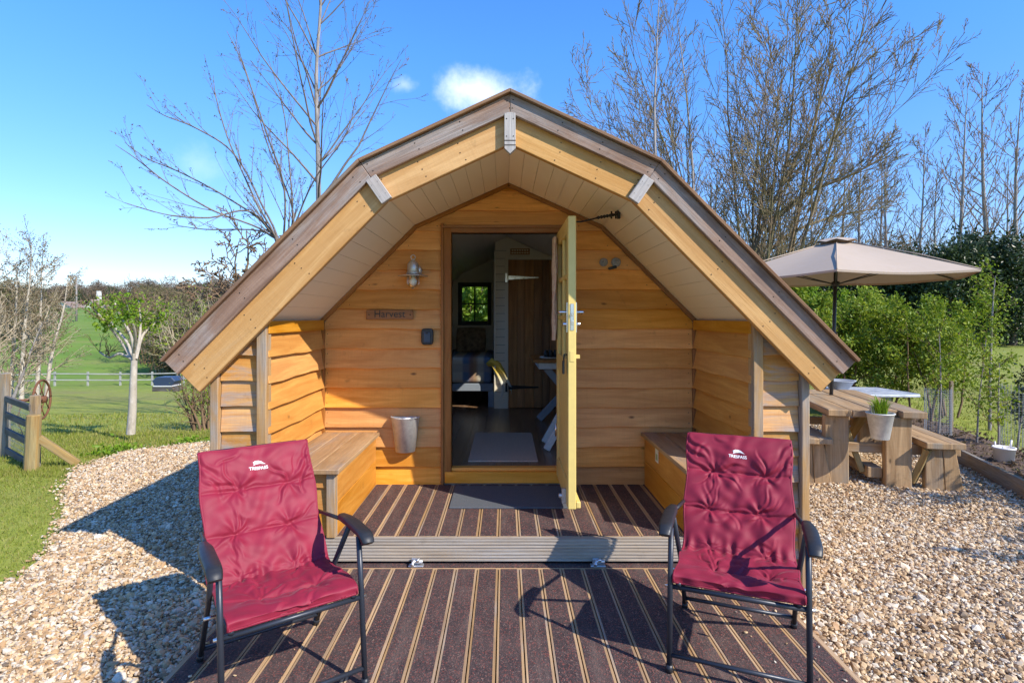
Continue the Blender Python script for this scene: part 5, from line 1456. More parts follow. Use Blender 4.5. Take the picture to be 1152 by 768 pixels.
# white post and rail fence across the valley
M['fencewhite'] = plain('old_white_rail', (0.36, 0.36, 0.33), 0.8, var=0.3, nscale=3)
wf = empty('paddock_fence', (-22, 36, fz(-22, 36))); tag(wf, 'white post and rail paddock fence at the foot of the far field', 'fence')
FA = Vector((-33.0, 34.0, 0)); FB = Vector((-13.0, 37.0, 0)); nF = 11
for i in range(nF + 1):
    p = FA.lerp(FB, i / nF); z0 = fz(p.x, p.y); mb = MB(); mb.bx(p.x - 0.045, p.x + 0.045, p.y - 0.045, p.y + 0.045, z0 - 0.1, z0 + 0.88); wpart(mb, 'post', M['fencewhite'], wf)
for h in (0.38, 0.76):
    mb = MB()
    for i in range(nF):
        p = FA.lerp(FB, i / nF); q = FA.lerp(FB, (i + 1) / nF); mb.beam((p.x, p.y - 0.08, fz(p.x, p.y) + h), (q.x, q.y - 0.08, fz(q.x, q.y) + h), 0.03, 0.065)
    wpart(mb, 'rail', M['fencewhite'], wf)
# low dark box under the eave line, out on the grass
q = px(189, 429, 24); bx_ = empty('water_trough', (q.x, 24, fz(q.x, 24))); bx_.scale = (1.05, 1.05, 1.05); tag(bx_, 'dark blue low box with a pale rim out on the grass by the bushes', 'trough')
z0 = max(0.32, (q.z - fz(q.x, 24)) / 1.05); mb = MB(); mb.bx(-0.45, 0.45, -0.3, 0.3, 0, z0 - 0.16); mb.build('stand', M['fence_dark'], bx_)
mb = MB(); mb.prism([(-0.38, -0.14), (0.30, -0.14), (0.46, 0.05), (0.30, 0.20), (-0.30, 0.20), (-0.46, 0.06)], (0, -0.3, z0), (1, 0, 0), (0, 0, 1), (0, 0.6, 0)); mb.build('trough_body', M['navy'], bx_, 0.02)
mb = MB(); mb.bx(-0.40, 0.34, -0.33, 0.33, z0 - 0.17, z0 - 0.135); mb.build('trough_rim', M['whitepaint'], bx_)
# telegraph pole
q = px(86, 370, 95); tp_ = empty('telegraph_pole', (q.x, 95, fz(q.x, 95))); tag(tp_, 'slim grey telegraph pole standing in the far field', 'pole')
mb = MB(); mb.tube([(0, 0, -0.2), (0, 0, 7.4)], [0.16, 0.11], 8); mb.build('mast', M['bark_silver'], tp_); mb = MB(); mb.bx(-0.7, 0.7, -0.06, 0.06, 6.8, 6.95); mb.build('cross_arm', M['bark_silver'], tp_)
# far houses
def house(u, v, Y, w, d, h, rh, lab, chim=False):
    q = px(u, v, Y); t = empty('cottage', (q.x, Y, q.z - h)); tag(t, lab, 'house', 'white cottages beyond the far field')
    mb = MB(); mb.bx(-w / 2, w / 2, 0, d, -1.5, h); mb.prism([(-w / 2, h), (w / 2, h), (0, h + rh)], (0, 0, 0), (1, 0, 0), (0, 0, 1), (0, d, 0)); wl = mb.build('wall', M['whitepaint'], t)
    mb = MB()
    for s in (-1, 1): mb.beam((0, -0.2 + d / 2, h + rh + 0.1), (s * (w / 2 + 0.3), -0.2 + d / 2, h - 0.15), d + 0.6, 0.18, (s * rh, 0, w / 2))
    rf = mb.build('roof', M['barge'], t)
    if chim:
        mb = MB(); mb.bx(-0.6, 0.4, d / 2, d / 2 + 1, h, h + rh + 3); mb.build('chimney', M['whitepaint'], rf)
    for xx in (-w / 4, w / 4):
        mb = MB(); mb.bx(xx - 0.5, xx + 0.5, -0.05, 0.02, h - 1.6, h - 0.5); mb.build('window', M['fence_dark'], wl)
house(69, 347, 185, 9, 6, 2.6, 2.2, 'low white cottage at the wood edge beyond the far field')
house(103, 349, 185, 4.5, 6, 3.2, 3.4, 'narrow white gabled cottage with a tall chimney beyond the far field', True)

# ================================================================== trees and plants
def V3(*a): return Vector(a)
def bare_tree(name, loc, lab, grp, stems, P, mat, cat='tree', leaves=None, rz=0):
    """stems: list of (offset, direction, length, radius) grown recursively"""
    t = empty(name, loc, rz); tag(t, lab, cat, grp)
    L = []
    for (o, d, ln, r) in stems: grow(L, Vector(o), Vector(d), ln, r, 0, P)
    thick = [l for l in L if l[2] >= 5]; thin = [l for l in L if l[2] < 5]
    build_lines('trunk', thick, mat[0], t)
    if thin: build_lines('branches', thin, mat[1], t)
    if leaves:
        n, size, jit, lm = leaves
        v, f = leaves_arr(line_points(L, 4, n, jit), size); np_mesh('foliage', v, f, lm, t)
    return t, L

# -- slender tree behind the left roof slope
y = 11.5
def ext(pts, n=5): return cat_rom(pts, n)
t = empty('young_tree', (px(357, 0, y).x, y, ground_z(-4, y))); tag(t, 'slender leafless tree with a pale straight trunk above the left roof slope', 'tree')
base = t.location
PB = dict(seg=[7, 5, 4], wig=[0.06, 0.09, 0.12], up=[0.035, 0.03, 0.02], rmin=0.0035, taper=[0.85, 0.85, 0.8], sides=[4, 3, 3], kids=[7, 3, 0], start=[0.22, 0.2, 0], ang=[32, 30, 30], ratio=[0.42, 0.4, 0.3], rr=[0.5, 0.6, 0.6])
L = []
trunk = cat_rom([V3(0, 0, -0.2), V3(0.03, 0, 3.0), V3(0.0, 0.05, 5.2), V3(-0.02, 0.0, 7.0), V3(0.06, 0.05, 8.8), V3(0.02, 0, 11.5)], 5)
L.append((trunk, [0.064 * (1 - 0.85 * i / (len(trunk) - 1)) + 0.004 for i in range(len(trunk))], 9))
random.seed(21)
for k in range(24):
    f = random.uniform(0.33, 0.97); p = trunk[int(f * (len(trunk) - 1))]; a = k * 2.4 + random.uniform(-.4, .4); e = R(random.uniform(38, 62))
    grow(L, p, V3(math.cos(a) * math.cos(e), math.sin(a) * math.cos(e), math.sin(e)), random.uniform(1.9, 3.2) * (1.15 - 0.6 * f) + 0.5, 0.022 * (1.2 - f) + 0.005, 0, PB)
# one stronger bough to the right
grow(L, V3(0.0, 0, 4.4), V3(0.55, 0.1, 0.7), 3.4, 0.03, 0, PB)
build_lines('trunk', [l for l in L if l[2] > 5], M['bark_silver'], t); build_lines('branches', [l for l in L if l[2] <= 5], M['bark_dark'], t)
v, f = leaves_arr(line_points(L, 3, 1100, 0.010), 0.03); np_mesh('buds', v, f, M['leaf_brown'], t)

# -- arching multi stemmed tree left of it
y = 10.5
t = empty('arching_tree', (px(318, 0, y).x, y, ground_z(-4, y))); tag(t, 'leafless tree whose long boughs arch out left over the roof edge', 'tree')
bz = t.location.z; bx0 = t.location.x
L = []
def pp(u, v, yy): return px(u, v, yy) - t.location
PB2 = dict(seg=[6, 4, 4], wig=[0.07, 0.10, 0.12], up=[0.05, 0.03, 0.0], rmin=0.0024, taper=[0.85, 0.85, 0.8], sides=[4, 3, 3], kids=[3, 2, 0], start=[0.2, 0.2, 0], ang=[28, 30, 30], ratio=[0.4, 0.4, 0.3], rr=[0.6, 0.6, 0.6])
random.seed(5)
boughs = [[(318, 300, y), (300, 262, y), (240, 237, 10.0), (190, 207, 9.8), (155, 180, 9.6), (130, 163, 9.5)],
          [(318, 300, y), (300, 255, y), (255, 222, 10.8), (205, 195, 11.0), (165, 178, 11.2), (140, 160, 11.4)],
          [(318, 300, y), (292, 225, y), (262, 172, 10.6), (222, 145, 10.4), (185, 130, 10.2), (165, 118, 10.2)],
          [(318, 300, y), (287, 225, y), (258, 160, 10.9), (243, 110, 11), (240, 85, 11.2)],
          [(318, 300, y), (285, 240, y), (235, 245, 9.6), (190, 242, 9.3), (140, 228, 9.0)],
          [(318, 300, y), (329, 250, y), (325, 180, 10.8), (318, 120, 11), (300, 60, 11.2)],
          [(318, 300, y), (320, 215, y), (300, 150, 10), (272, 70, 9.8), (255, 35, 9.8)],
          [(318, 300, y), (335, 245, y), (355, 200, 10.2), (390, 150, 10), (400, 110, 10)],
          [(318, 300, y), (330, 240, y), (300, 160, 11.5), (280, 90, 12), (262, 40, 12)],
          [(318, 300, y), (300, 262, y), (230, 258, 10.6), (190, 252, 10.8)]]
for bi, bq in enumerate(boughs):
    pts = [V3(0.1 * math.sin(bi * 2), 0.1 * math.cos(bi * 2), -0.1)] + [pp(*q) for q in bq]
    c = cat_rom(pts, 6); m = len(c); L.append((c, [0.019 * (1 - i / (m - 1)) ** 0.8 + 0.004 for i in range(m)], 6))
    for k in range(10):
        f = random.uniform(0.25, 0.97); i = int(f * (m - 2)); d = (c[i + 1] - c[i]).normalized()
        a = d.cross(V3(random.gauss(0, 1), random.gauss(0, 1), random.gauss(0, 1))).normalized()
        grow(L, c[i], (d + a * random.uniform(0.35, 0.7) + V3(0, 0, 0.25)).normalized(), random.uniform(0.5, 1.5) * (1.15 - 0.6 * f), 0.009 * (1.1 - f) + 0.003, 0, PB2)
build_lines('trunk', [l for l in L if l[2] > 4], M['bark_dark'], t); build_lines('branches', [l for l in L if l[2] <= 4], M['bark_dark'], t)
v, f = leaves_arr(line_points(L, 4, 1500, 0.010), 0.03); np_mesh('buds', v, f, M['leaf_brown'], t)

# -- big many stemmed tree behind the right roof slope
random.seed(33)
y = 15.0; q = px(838, 300, y)
PS = dict(seg=[10, 7, 5, 4], wig=[0.045, 0.07, 0.10, 0.12], up=[0.02, 0.05, 0.05, 0.02], rmin=0.0066, taper=[0.92, 0.9, 0.85, 0.8], sides=[7, 5, 3, 3], kids=[13, 8, 6, 0], start=[0.22, 0.15, 0.15, 0], ang=[30, 32, 34, 30], ratio=[0.42, 0.45, 0.45, 0.3], rr=[0.48, 0.55, 0.6, 0.6])
stems = []
for k in range(18):
    a = k * 2.399 + 0.4; e = R([86, 80, 74, 82, 70, 78, 62, 84, 72, 64, 76, 58, 80, 68, 56, 75, 82, 66][k]); r0 = 0.25 + 0.1 * (k % 3)
    stems.append(((r0 * math.cos(a), r0 * math.sin(a), -0.1), (math.cos(a) * math.cos(e), math.sin(a) * math.cos(e), math.sin(e)), random.uniform(7.4, 10.0), random.uniform(0.034, 0.062)))
t, L = bare_tree('multi_stem_tree', (q.x, y, ground_z(q.x, y)), 'large leafless tree of many mossy stems fanning up behind the right roof slope', None, stems, PS, (M['bark_moss'], M['bark_moss']))
L = []
for bq in ([(848, 330, y), (862, 262, 14.6), (900, 222, 14.2), (950, 200, 13.8), (985, 182, 13.6), (1015, 160, 13.4)], [(845, 330, y), (868, 280, 15.2), (905, 255, 15.4), (955, 240, 15.6), (1003, 232, 15.8)], [(840, 330, y), (860, 250, 15), (895, 180, 15), (925, 110, 15.3), (940, 60, 15.4)]):
    pts = [V3(0.1, 0, -0.1)] + [px(*w) - t.location for w in bq]; c = cat_rom(pts, 6); m = len(c)
    L.append((c, [0.050 * (1 - i / (m - 1)) ** 0.8 + 0.009 for i in range(m)], 7))
    for k in range(16):
        f = random.uniform(0.35, 0.98); i = int(f * (m - 2)); d = (c[i + 1] - c[i]).normalized(); a = d.cross(V3(random.gauss(0, 1), random.gauss(0, 1), random.gauss(0, 1))).normalized()
        grow(L, c[i], (d + a * 0.6 + V3(0, 0, 0.45)).normalized(), random.uniform(1.2, 2.6) * (1.2 - 0.7 * f), 0.028 * (1.15 - f) + 0.005, 1, PS)
build_lines('bough', L, M['bark_moss'], t)

# -- straighter young stems left of it
random.seed(12)
PT = dict(seg=[12, 6, 4], wig=[0.03, 0.07, 0.1], up=[0.02, 0.06, 0.05], rmin=0.004, taper=[0.92, 0.88, 0.8], sides=[6, 4, 3], kids=[20, 5, 0], start=[0.25, 0.15, 0], ang=[38, 32, 30], ratio=[0.27, 0.4, 0.3], rr=[0.42, 0.6, 0.6])
for k, (u, yy, h, lab) in enumerate(((763, 11.5, 9.5, 'straight slim leafless tree closest to the roof slope on the right'), (781, 12.5, 9.0, 'straight slim leafless tree just beside the many stemmed tree'), (716, 13.5, 7.0, 'slim leafless tree showing only its top above the right roof slope'), (677, 14.0, 6.2, 'thin leafless sapling top nearest the roof peak'))):
    q = px(u, 300, yy); bare_tree('slim_tree', (q.x, yy, ground_z(q.x, yy)), lab, 'slim leafless trees behind the right roof', [((0, 0, -0.1), (0.02 * (k - 1), 0, 1), h, 0.06 - 0.008 * k)], PT, (M['bark_silver'] if k < 2 else M['bark_dark'], M['bark_dark']))

# -- tall poplars far right
random.seed(3)
PPO = dict(seg=[12, 7, 5, 3], wig=[0.02, 0.05, 0.08, 0.1], up=[0.02, 0.09, 0.08, 0.02], rmin=0.018, taper=[0.92, 0.88, 0.85, 0.8], sides=[6, 4, 3, 3], kids=[24, 7, 3, 0], start=[0.16, 0.12, 0.15, 0], ang=[42, 30, 30, 30], ratio=[0.30, 0.38, 0.4, 0.3], rr=[0.36, 0.55, 0.6, 0.6])
protos = [bare_tree('poplar_tree', (0, 0, 0), 'x', 'tall leafless poplars beyond the hedge', [((0, 0, -0.2), (0.01, 0.01, 1), 19.5, 0.23)], PPO, (M['bark_silver'], M['twig_brown']))[0] for _ in range(3)]
spots = [(1077, 44, 0.96, 'tall leafless poplar standing alone before the rightmost pair'), (1117, 46, 1.10, 'tallest leafless poplar, near the right edge of the picture'), (1146, 48, 1.05, 'leafless poplar cut by the right edge of the picture'), (1028, 50, 0.86, 'leafless poplar with a bare lower trunk above the parasol tip'), (1000, 56, 0.95, 'leafless poplar just right of the spreading mossy bough'), (968, 60, 1.02, 'leafless poplar seen through the end of the mossy bough'), (940, 66, 1.05, 'leafless poplar directly above the parasol peak'), (912, 62, 0.95, 'leafless poplar half hidden behind the many stemmed tree'), (1052, 70, 1.0, 'fainter leafless poplar farther off between two nearer ones'), (985, 78, 1.12, 'faint distant leafless poplar above the dark evergreens'), (1130, 75, 1.1, 'faint distant leafless poplar between the two tallest'), (890, 80, 1.1, 'faint distant leafless poplar behind the mossy stems'), (860, 75, 1.0, 'distant leafless poplar deep behind the many stemmed tree')]
for i, (u, yy, s, lab) in enumerate(spots):
    o = protos[i] if i < 3 else copy_tree(protos[i % 3])
    q = px(u, 357, yy); o.location = (q.x, yy, ground_z(q.x, yy)); o.scale = (s, s, s); o.rotation_euler.z = i * 1.9; o['label'] = lab

# -- dark evergreens under the poplars
random.seed(8)
ev = []
for k in range(3):
    t = empty('evergreen_tree', (0, 0, 0)); tag(t, 'x', 'tree', 'dark evergreens along the lawn')
    L = []; L.append(([V3(0, 0, -0.2), V3(0.05, 0, 2), V3(0.1, 0, 5.0)], [0.2, 0.15, 0.05], 7)); build_lines('trunk', L, M['bark_dark'], t)
    P = np.concatenate([crown_points((0, 0, 2.6), (2.6, 2.4, 2.5), 120, 75, 0.34), crown_points((0.5 * k - .5, 0.2, 4.4), (1.6, 1.5, 1.3), 45, 70, 0.32)])
    P = P[P[:, 2] > 0.05]
    v, f = leaves_arr(P, 0.20); np_mesh('crown', v, f, M['leaf_dark'], t); ev.append(t)
esp = [(1140, 31, 1.0, 'dark evergreen at the right edge of the picture beyond the lawn'), (1105, 33, 1.05, 'dark evergreen below the tallest poplar'), (1068, 32, 0.95, 'dark evergreen just right of the parasol tip'), (1030, 34, 0.92, 'dark evergreen above the parasol tip'), (990, 35, 0.85, 'dark evergreen above the right half of the parasol'), (950, 36, 0.80, 'dark evergreen behind the parasol peak'), (905, 36, 0.78, 'dark evergreen above the left end of the parasol'), (860, 38, 0.85, 'dark evergreen mostly hidden by the roof slope')]
for i, (u, yy, s, lab) in enumerate(esp):
    o = ev[i] if i < 3 else copy_tree(ev[i % 3]); q = px(u, 357, yy); o.location = (q.x, yy, ground_z(q.x, yy)); o.scale = (s, s, s * (1 + 0.05 * (i % 3))); o.rotation_euler.z = i * 2.1; o['label'] = lab

# -- fresh green hawthorn hedge
random.seed(17)
PH = dict(seg=[6, 5, 4], wig=[0.09, 0.13, 0.16], up=[0.03, 0.02, 0.0], rmin=0.003, taper=[0.8, 0.85, 0.8], sides=[6, 4, 3], kids=[9, 5, 0], start=[0.2, 0.15, 0], ang=[48, 45, 40], ratio=[0.5, 0.45, 0.3], rr=[0.5, 0.6, 0.6])
def shrub(x, y, h, w, nst, nleaf, lsize, lab, grp, lm='leaf_fresh', bk='twig_brown', name='hedge_shrub', lean=0.25, rad=0.022, clear=0.0, cat='shrub'):
    stems = []
    for k in range(nst):
        a = k * 2.4 + x; stems.append(((0.12 * math.cos(a), 0.12 * math.sin(a), -0.05), (lean * math.cos(a), lean * math.sin(a), 1), h * random.uniform(0.75, 0.98), rad * random.uniform(0.8, 1.25)))
    t = empty(name, (x, y, ground_z(x, y))); tag(t, lab, cat, grp)
    L = []
    for (o, d, ln, r) in stems: grow(L, Vector(o), Vector(d), ln, r, 0, PH)
    build_lines('stems', L, M[bk], t)
    P = line_points(L, 4, int(nleaf * 1.9), 0.055); P = P[P[:, 2] > clear + NPR.normal(size=len(P)) * 0.12]
    v, f = leaves_arr(P, lsize * 1.2); np_mesh('foliage', v, f, M[lm], t)
    return t
G = 'fresh green hedge shrubs beyond the picnic table'
hs = [(5.05, 10.4, 2.15, 5, 9000, 0.050, 'dense fresh green shrub behind the parasol pole', 'leaf_fresh', 0.1), (5.95, 11.0, 2.25, 5, 9000, 0.052, 'dense bright green shrub right of the parasol pole', 'leaf_lime', 0.1), (5.75, 9.7, 2.05, 4, 7000, 0.046, 'fresh green shrub behind the pale stand lid', 'leaf_fresh', 0.15), (6.65, 10.0, 2.2, 4, 5600, 0.046, 'fresh green shrub with bare stems left of the mesh guard', 'leaf_fresh', 0.3), (6.45, 8.8, 1.98, 3, 3600, 0.044, 'open leafy shrub with twin trunks beyond the table bench', 'leaf_fresh', 0.45), (7.4, 9.5, 2.1, 3, 3400, 0.044, 'thin leafy shrub on the lawn edge beside the tall sapling', 'leaf_fresh', 0.4), (4.15, 11.4, 2.1, 5, 7000, 0.05, 'green shrub half hidden by the lower roof corner', 'leaf_fresh', 0.1)]
for (x, yy, h, ns, nl, ls, lab, lm, cl) in hs: shrub(x, yy, h, 1, ns, nl, ls, lab, G, lm, clear=cl)
# taller sapling with a straight pale stem
def sapling(x, y, h, r, nleaf, lab, lm='leaf_fresh', clear=0.7, ls=0.042, bk='bark_silver', nm='sapling'):
    PSAP = dict(seg=[8, 5, 3], wig=[0.025, 0.12, 0.14], up=[0.0, 0.04, 0.0], rmin=0.003, taper=[0.75, 0.85, 0.8], sides=[6, 4, 3], kids=[12, 4, 0], start=[0.35, 0.15, 0], ang=[50, 42, 40], ratio=[0.26, 0.45, 0.3], rr=[0.4, 0.6, 0.6])
    t = empty(nm, (x, y, ground_z(x, y))); tag(t, lab, 'tree', 'young saplings in the planting bed'); L = []
    grow(L, V3(0, 0, -0.05), V3(0.03, 0, 1), h, r, 0, PSAP)
    build_lines('trunk', [l for l in L if l[2] > 4], M[bk], t); build_lines('branches', [l for l in L if l[2] <= 4], M['twig_brown'], t)
    P = line_points(L, 4, nleaf, 0.05); P = P[P[:, 2] > clear]; v, f = leaves_arr(P, ls); np_mesh('foliage', v, f, M[lm], t)
    return t
sapling(7.2, 8.45, 2.35, 0.026, 1500, 'leafy sapling with a straight pale stem rising past the parasol tip', clear=0.9)
sapling(5.48, 6.33, 1.22, 0.016, 420, 'small leafy sapling standing by the white pot', clear=0.5)
sapling(6.3, 7.0, 1.05, 0.014, 700, 'dark leaved small plant at the right edge of the bed', 'leaf_dark', 0.1)
sapling(5.86, 7.7, 1.6, 0.015, 500, 'thin leafy sapling inside the wire mesh guard', clear=0.4)
sapling(5.95, 7.17, 1.45, 0.013, 350, 'whippy sapling between the mesh guard and the white pot', clear=0.4)
# plants of the same bed nearer the viewer, off to the right: they shade the gravel
shrub(5.8, 4.6, 1.7, 1, 3, 1800, 0.045, 'leafy shrub in the near part of the planting bed', 'bed shrubs', clear=0.4)
shrub(5.5, 3.1, 1.9, 1, 3, 1300, 0.045, 'taller leafy shrub in the near part of the planting bed', 'bed shrubs', clear=0.5)
shrub(6.2, 3.6, 2.2, 1, 3, 1200, 0.045, 'second leafy shrub in the near part of the planting bed', 'bed shrubs', clear=0.7)
# mesh guards and pot
for x, yy, h, lab in ((5.86, 7.7, 0.66, 'grey wire mesh guard round a thin sapling beyond the table bench'), (6.3, 7.0, 0.8, 'wire mesh guard cut by the right edge of the picture')):
    gd = empty('tree_guard', (x, yy, -0.12)); tag(gd, lab, 'tree guard', 'wire mesh tree guards')
    mb = MB(); rg = 0.15
    for k in range(26):
        a = k * 2 * math.pi / 26; mb.beam((rg * math.cos(a), rg * math.sin(a), 0.0), (rg * math.cos(a), rg * math.sin(a), h), 0.0028, 0.0028, (1, 0, 0))
    for j in range(int(h / 0.03)):
        mb.tube([(rg * math.cos(a), rg * math.sin(a), 0.01 + j * 0.03) for a in np.linspace(0, 6.2832, 17)], 0.0014, 3, cap=False)
    mb.build('wire_mesh', M['greyblue'], gd); mb = MB(); mb.beam((rg + 0.03, 0, -0.05), (rg + 0.03, 0, h + 0.1), 0.035, 0.035, (1, 0, 0)); mb.build('stake', M['fence'], gd)
wp = empty('white_pot', (5.44, 6.20, -0.075)); tag(wp, 'small white plastic pot on the soil of the planting bed', 'pot')
mb = MB(); mb.lathe([(0.0, 0.0), (0.085, 0.0), (0.10, 0.15), (0.105, 0.15), (0.105, 0.165), (0.092, 0.165), (0.088, 0.1), (0.0, 0.1)], (0, 0, 0), 20); mb.build('pot_body', M['white'], wp); mb = MB(); mb.tube([(0.07, 0, 0.16), (0.08, 0, 0.24)], 0.01, 6); mb.tube([(-0.07, 0.03, 0.16), (-0.075, 0.03, 0.22)], 0.008, 6); mb.build('lug', M['white'], wp)

# -- white pollard on the left lawn
random.seed(41)
y = 8.5; q = px(149, 482, y)
t = empty('pollard_tree', (q.x, y, ground_z(q.x, y))); tag(t, 'small white barked tree with bright green tufts on the left lawn', 'tree')
L = []; lo = t.location
def pl_(pts, r0, r1):
    c = cat_rom([px(*p) - lo for p in pts], 5); m = len(c); L.append((c, [lerp(r0, r1, i / (m - 1)) for i in range(m)], 8)); return c
pl_([(147, 488, y), (149, 460, y), (150, 430, y), (151, 405, y)], 0.064, 0.044)
tips = []
for pts in ([(151, 410, y), (140, 390, y), (122, 366, 8.3), (106, 348, 8.2)], [(151, 410, y), (148, 380, 8.4), (136, 356, 8.3), (128, 338, 8.3)], [(151, 410, y), (157, 380, 8.6), (158, 360, 8.7), (156, 338, 8.7)], [(153, 404, y), (160, 378, 8.7), (172, 366, 8.8), (184, 350, 8.8)], [(150, 408, y), (143, 385, 8.8), (124, 362, 9.0), (117, 342, 9.1)], [(150, 400, y), (152, 375, 8.2), (146, 356, 8.0), (142, 342, 7.9)], [(151, 405, y), (135, 398, 8.5), (123, 402, 8.5), (112, 396, 8.5)]):
    c = pl_(pts, 0.024, 0.012); tips.append(c[-1]); tips.append(c[-4]); tips.append(c[-6])
PW = dict(seg=[4, 3], wig=[0.12, 0.15], up=[0.03, 0.0], rmin=0.003, taper=[0.85, 0.8], sides=[4, 3], kids=[3, 0], start=[0.2, 0], ang=[40, 40], ratio=[0.5, .4], rr=[0.6, 0.6])
for c in tips:
    for k in range(4): grow(L, c, V3(random.gauss(0, .6), random.gauss(0, .6), random.uniform(.1, 1)), random.uniform(0.15, 0.4), 0.007, 0, PW)
build_lines('trunk', [l for l in L if l[2] > 4], M['bark_white'], t); build_lines('branches', [l for l in L if l[2] <= 4], M['twig_brown'], t)
hi = [c for c in tips if c.z > 1.42]
P = np.concatenate([np.array(c)[None] + NPR.normal(size=(80, 3)) * 0.07 for c in hi] + [np.array(c)[None] + NPR.normal(size=(7, 3)) * 0.08 for c in tips if c.z <= 1.25])
v, f = leaves_arr(P, 0.055); np_mesh('foliage', v, f, M['leaf_lime'], t)

# -- pale birches left
random.seed(52)
PBI = dict(seg=[10, 6, 4], wig=[0.03, 0.07, 0.1], up=[0.01, 0.05, 0.03], rmin=0.007, taper=[0.88, 0.88, 0.8], sides=[7, 4, 3], kids=[30, 7, 0], start=[0.18, 0.12, 0], ang=[46, 38, 35], ratio=[0.34, 0.42, 0.3], rr=[0.36, 0.6, 0.6])
for k, (u, yy, h, lab) in enumerate(((24, 17.5, 5.0, 'pale barked bare birch with the thickest trunk behind the gate'), (41, 18.5, 4.7, 'pale barked bare birch right of the thickest birch trunk'), (52, 19.0, 4.2, 'pale barked bare birch at the right end of the birch group'), (11, 18.0, 4.4, 'pale barked bare birch left of the thickest birch trunk'), (-8, 17, 4.8, 'pale barked bare birch cut by the left edge of the picture'))):
    q = px(u, 440, yy); bare_tree('birch_tree', (q.x, yy, ground_z(q.x, yy)), lab, 'bare birches behind the gate', [((0, 0, -0.1), (random.gauss(0, .05), 0, 1), h, 0.075)], PBI, (M['bark_white'], M['twig_tan']), leaves=(1500, 0.05, 0.05, M['leaf_brown']))
q = px(20, 410, 9.5)
bare_tree('thin_tree', (q.x - 0.2, 9.5, ground_z(q.x, 9.5)), 'thin pale twiggy tree at the left edge just beyond the gate', None, [((0, 0, -0.1), (-0.1, 0, 1), 2.2, 0.05), ((0.05, 0, 0.4), (0.4, 0.1, 1), 1.6, 0.03)], PBI, (M['bark_silver'], M['twig_tan']), leaves=(500, 0.03, 0.03, M['leaf_brown']))

# -- brown thicket of bushes left of the cabin
random.seed(61)
B = 'budding bushes left of the cabin'
for (u, yy, h, ns, nl, ls, lab, bk, k) in ((206, 39, 2.2, 10, 450, 0.05, 'brown twiggy bush with a few fresh leaves just above the left roof tip', 'twig_tan', 2.4), (182, 42, 2.3, 10, 500, 0.05, 'brown bush showing between the white barked tree and the roof', 'twig_tan', 2.5), (236, 38, 2.5, 10, 450, 0.05, 'brown bush rising behind the left roof slope', 'twig_tan', 2.4), (164, 47, 2.3, 9, 300, 0.05, 'brown bush beyond the white barked tree, on the field edge', 'twig_brown', 2.4), (264, 44, 2.6, 9, 350, 0.05, 'brown bush mostly hidden by the left roof slope', 'twig_tan', 2.6), (226, 9.9, 1.0, 9, 200, 0.04, 'upright clump of brown stems right under the left roof tip', 'twig_brown', 1.0)):
    q = px(u, 430, yy); o = shrub(q.x, yy, h, 1, ns, nl, ls, lab, B, 'leaf_fresh', bk, 'budding_bush', 0.28 if k > 1 else 0.16, 0.024, 0.3); o.scale = (k, k, k)
shrub(-0.72, 11.7, 3.2, 1, 9, 9000, 0.085, 'leafy green bush behind the cabin seen through its rear window', None, 'leaf_lime', 'twig_brown', 'garden_bush')
shrub(0.6, 14.2, 2.4, 1, 6, 2500, 0.07, 'green bush standing behind the cabin, right of the rear window', None, 'leaf_fresh', 'twig_brown', 'garden_bush')

# -- oak on the skyline
random.seed(71)
POK = dict(seg=[5, 7, 6, 4, 3], wig=[0.05, 0.14, 0.2, 0.22, 0.2], up=[0.02, 0.03, 0.02, 0.0, 0], rmin=0.030, taper=[0.3, 0.85, 0.85, 0.85, 0.8], sides=[8, 6, 4, 3, 3], kids=[10, 8, 6, 4, 0], start=[0.55, 0.2, 0.15, 0.15, 0], ang=[55, 45, 42, 40, 30], ratio=[2.7, 0.55, 0.5, 0.5, 0.3], rr=[0.6, 0.55, 0.55, 0.6, 0.6])
q = px(262, 340, 46); oak, _ = bare_tree('oak_tree', (q.x, 46, ground_z(q.x, 46)), 'rounded bare oak on the skyline above the left roof slope', None, [((0, 0, -0.3), (0, 0, 1), 3.2, 0.34)], POK, (M['twig_brown'], M['twig_brown']))
oak.scale = (1.3, 1.3, 1.35)
q = px(315, 330, 75); o = copy_tree(oak); o.location = (q.x, 75, ground_z(q.x, 75)); o.scale = (1.5, 1.5, 1.5); o['label'] = 'bare oak peeping over the left roof slope, right of the rounded one'; o.rotation_euler.z = 2

# -- far woods on the left skyline (one mass) 
def wood_mass(name, lab, spans, mat, lsize, seed):
    rng = np.random.default_rng(seed); Ps = []
    for (u0, u1, v, Y, n, h, w) in spans:
        for k in range(n):
            u = rng.uniform(u0, u1); yy = Y + rng.uniform(-8, 8); x = (u - 568) * yy / 640; z = ground_z(x, yy)
            hh = h * rng.uniform(0.7, 1.15); ww = w * rng.uniform(0.7, 1.2); m = 700
            d = rng.normal(size=(m, 3)); d /= np.linalg.norm(d, axis=1)[:, None]; rr = rng.uniform(0.3, 1, m)[:, None] ** 0.6
            P = d * rr * np.array([ww, ww, hh * 0.5]) + np.array([x, yy, z + hh * 0.52]); Ps.append(P[P[:, 2] > z])
    P = np.concatenate(Ps); v, f = leaves_arr(P, lsize, aspect=0.07); o = np_mesh(name, v, f, mat); tag(o, lab, 'woods', kind='stuff')
M['wood_far'] = leafm('far_wood_twigs', [(0.16, 0.115, 0.085), (0.22, 0.165, 0.12), (0.13, 0.10, 0.075), (0.19, 0.16, 0.09)], 0.2, 0.9)
M['wood_mid'] = leafm('mid_wood_twigs', [(0.18, 0.13, 0.08), (0.25, 0.185, 0.10), (0.13, 0.11, 0.06), (0.17, 0.17, 0.05)], 0.25, 0.9)
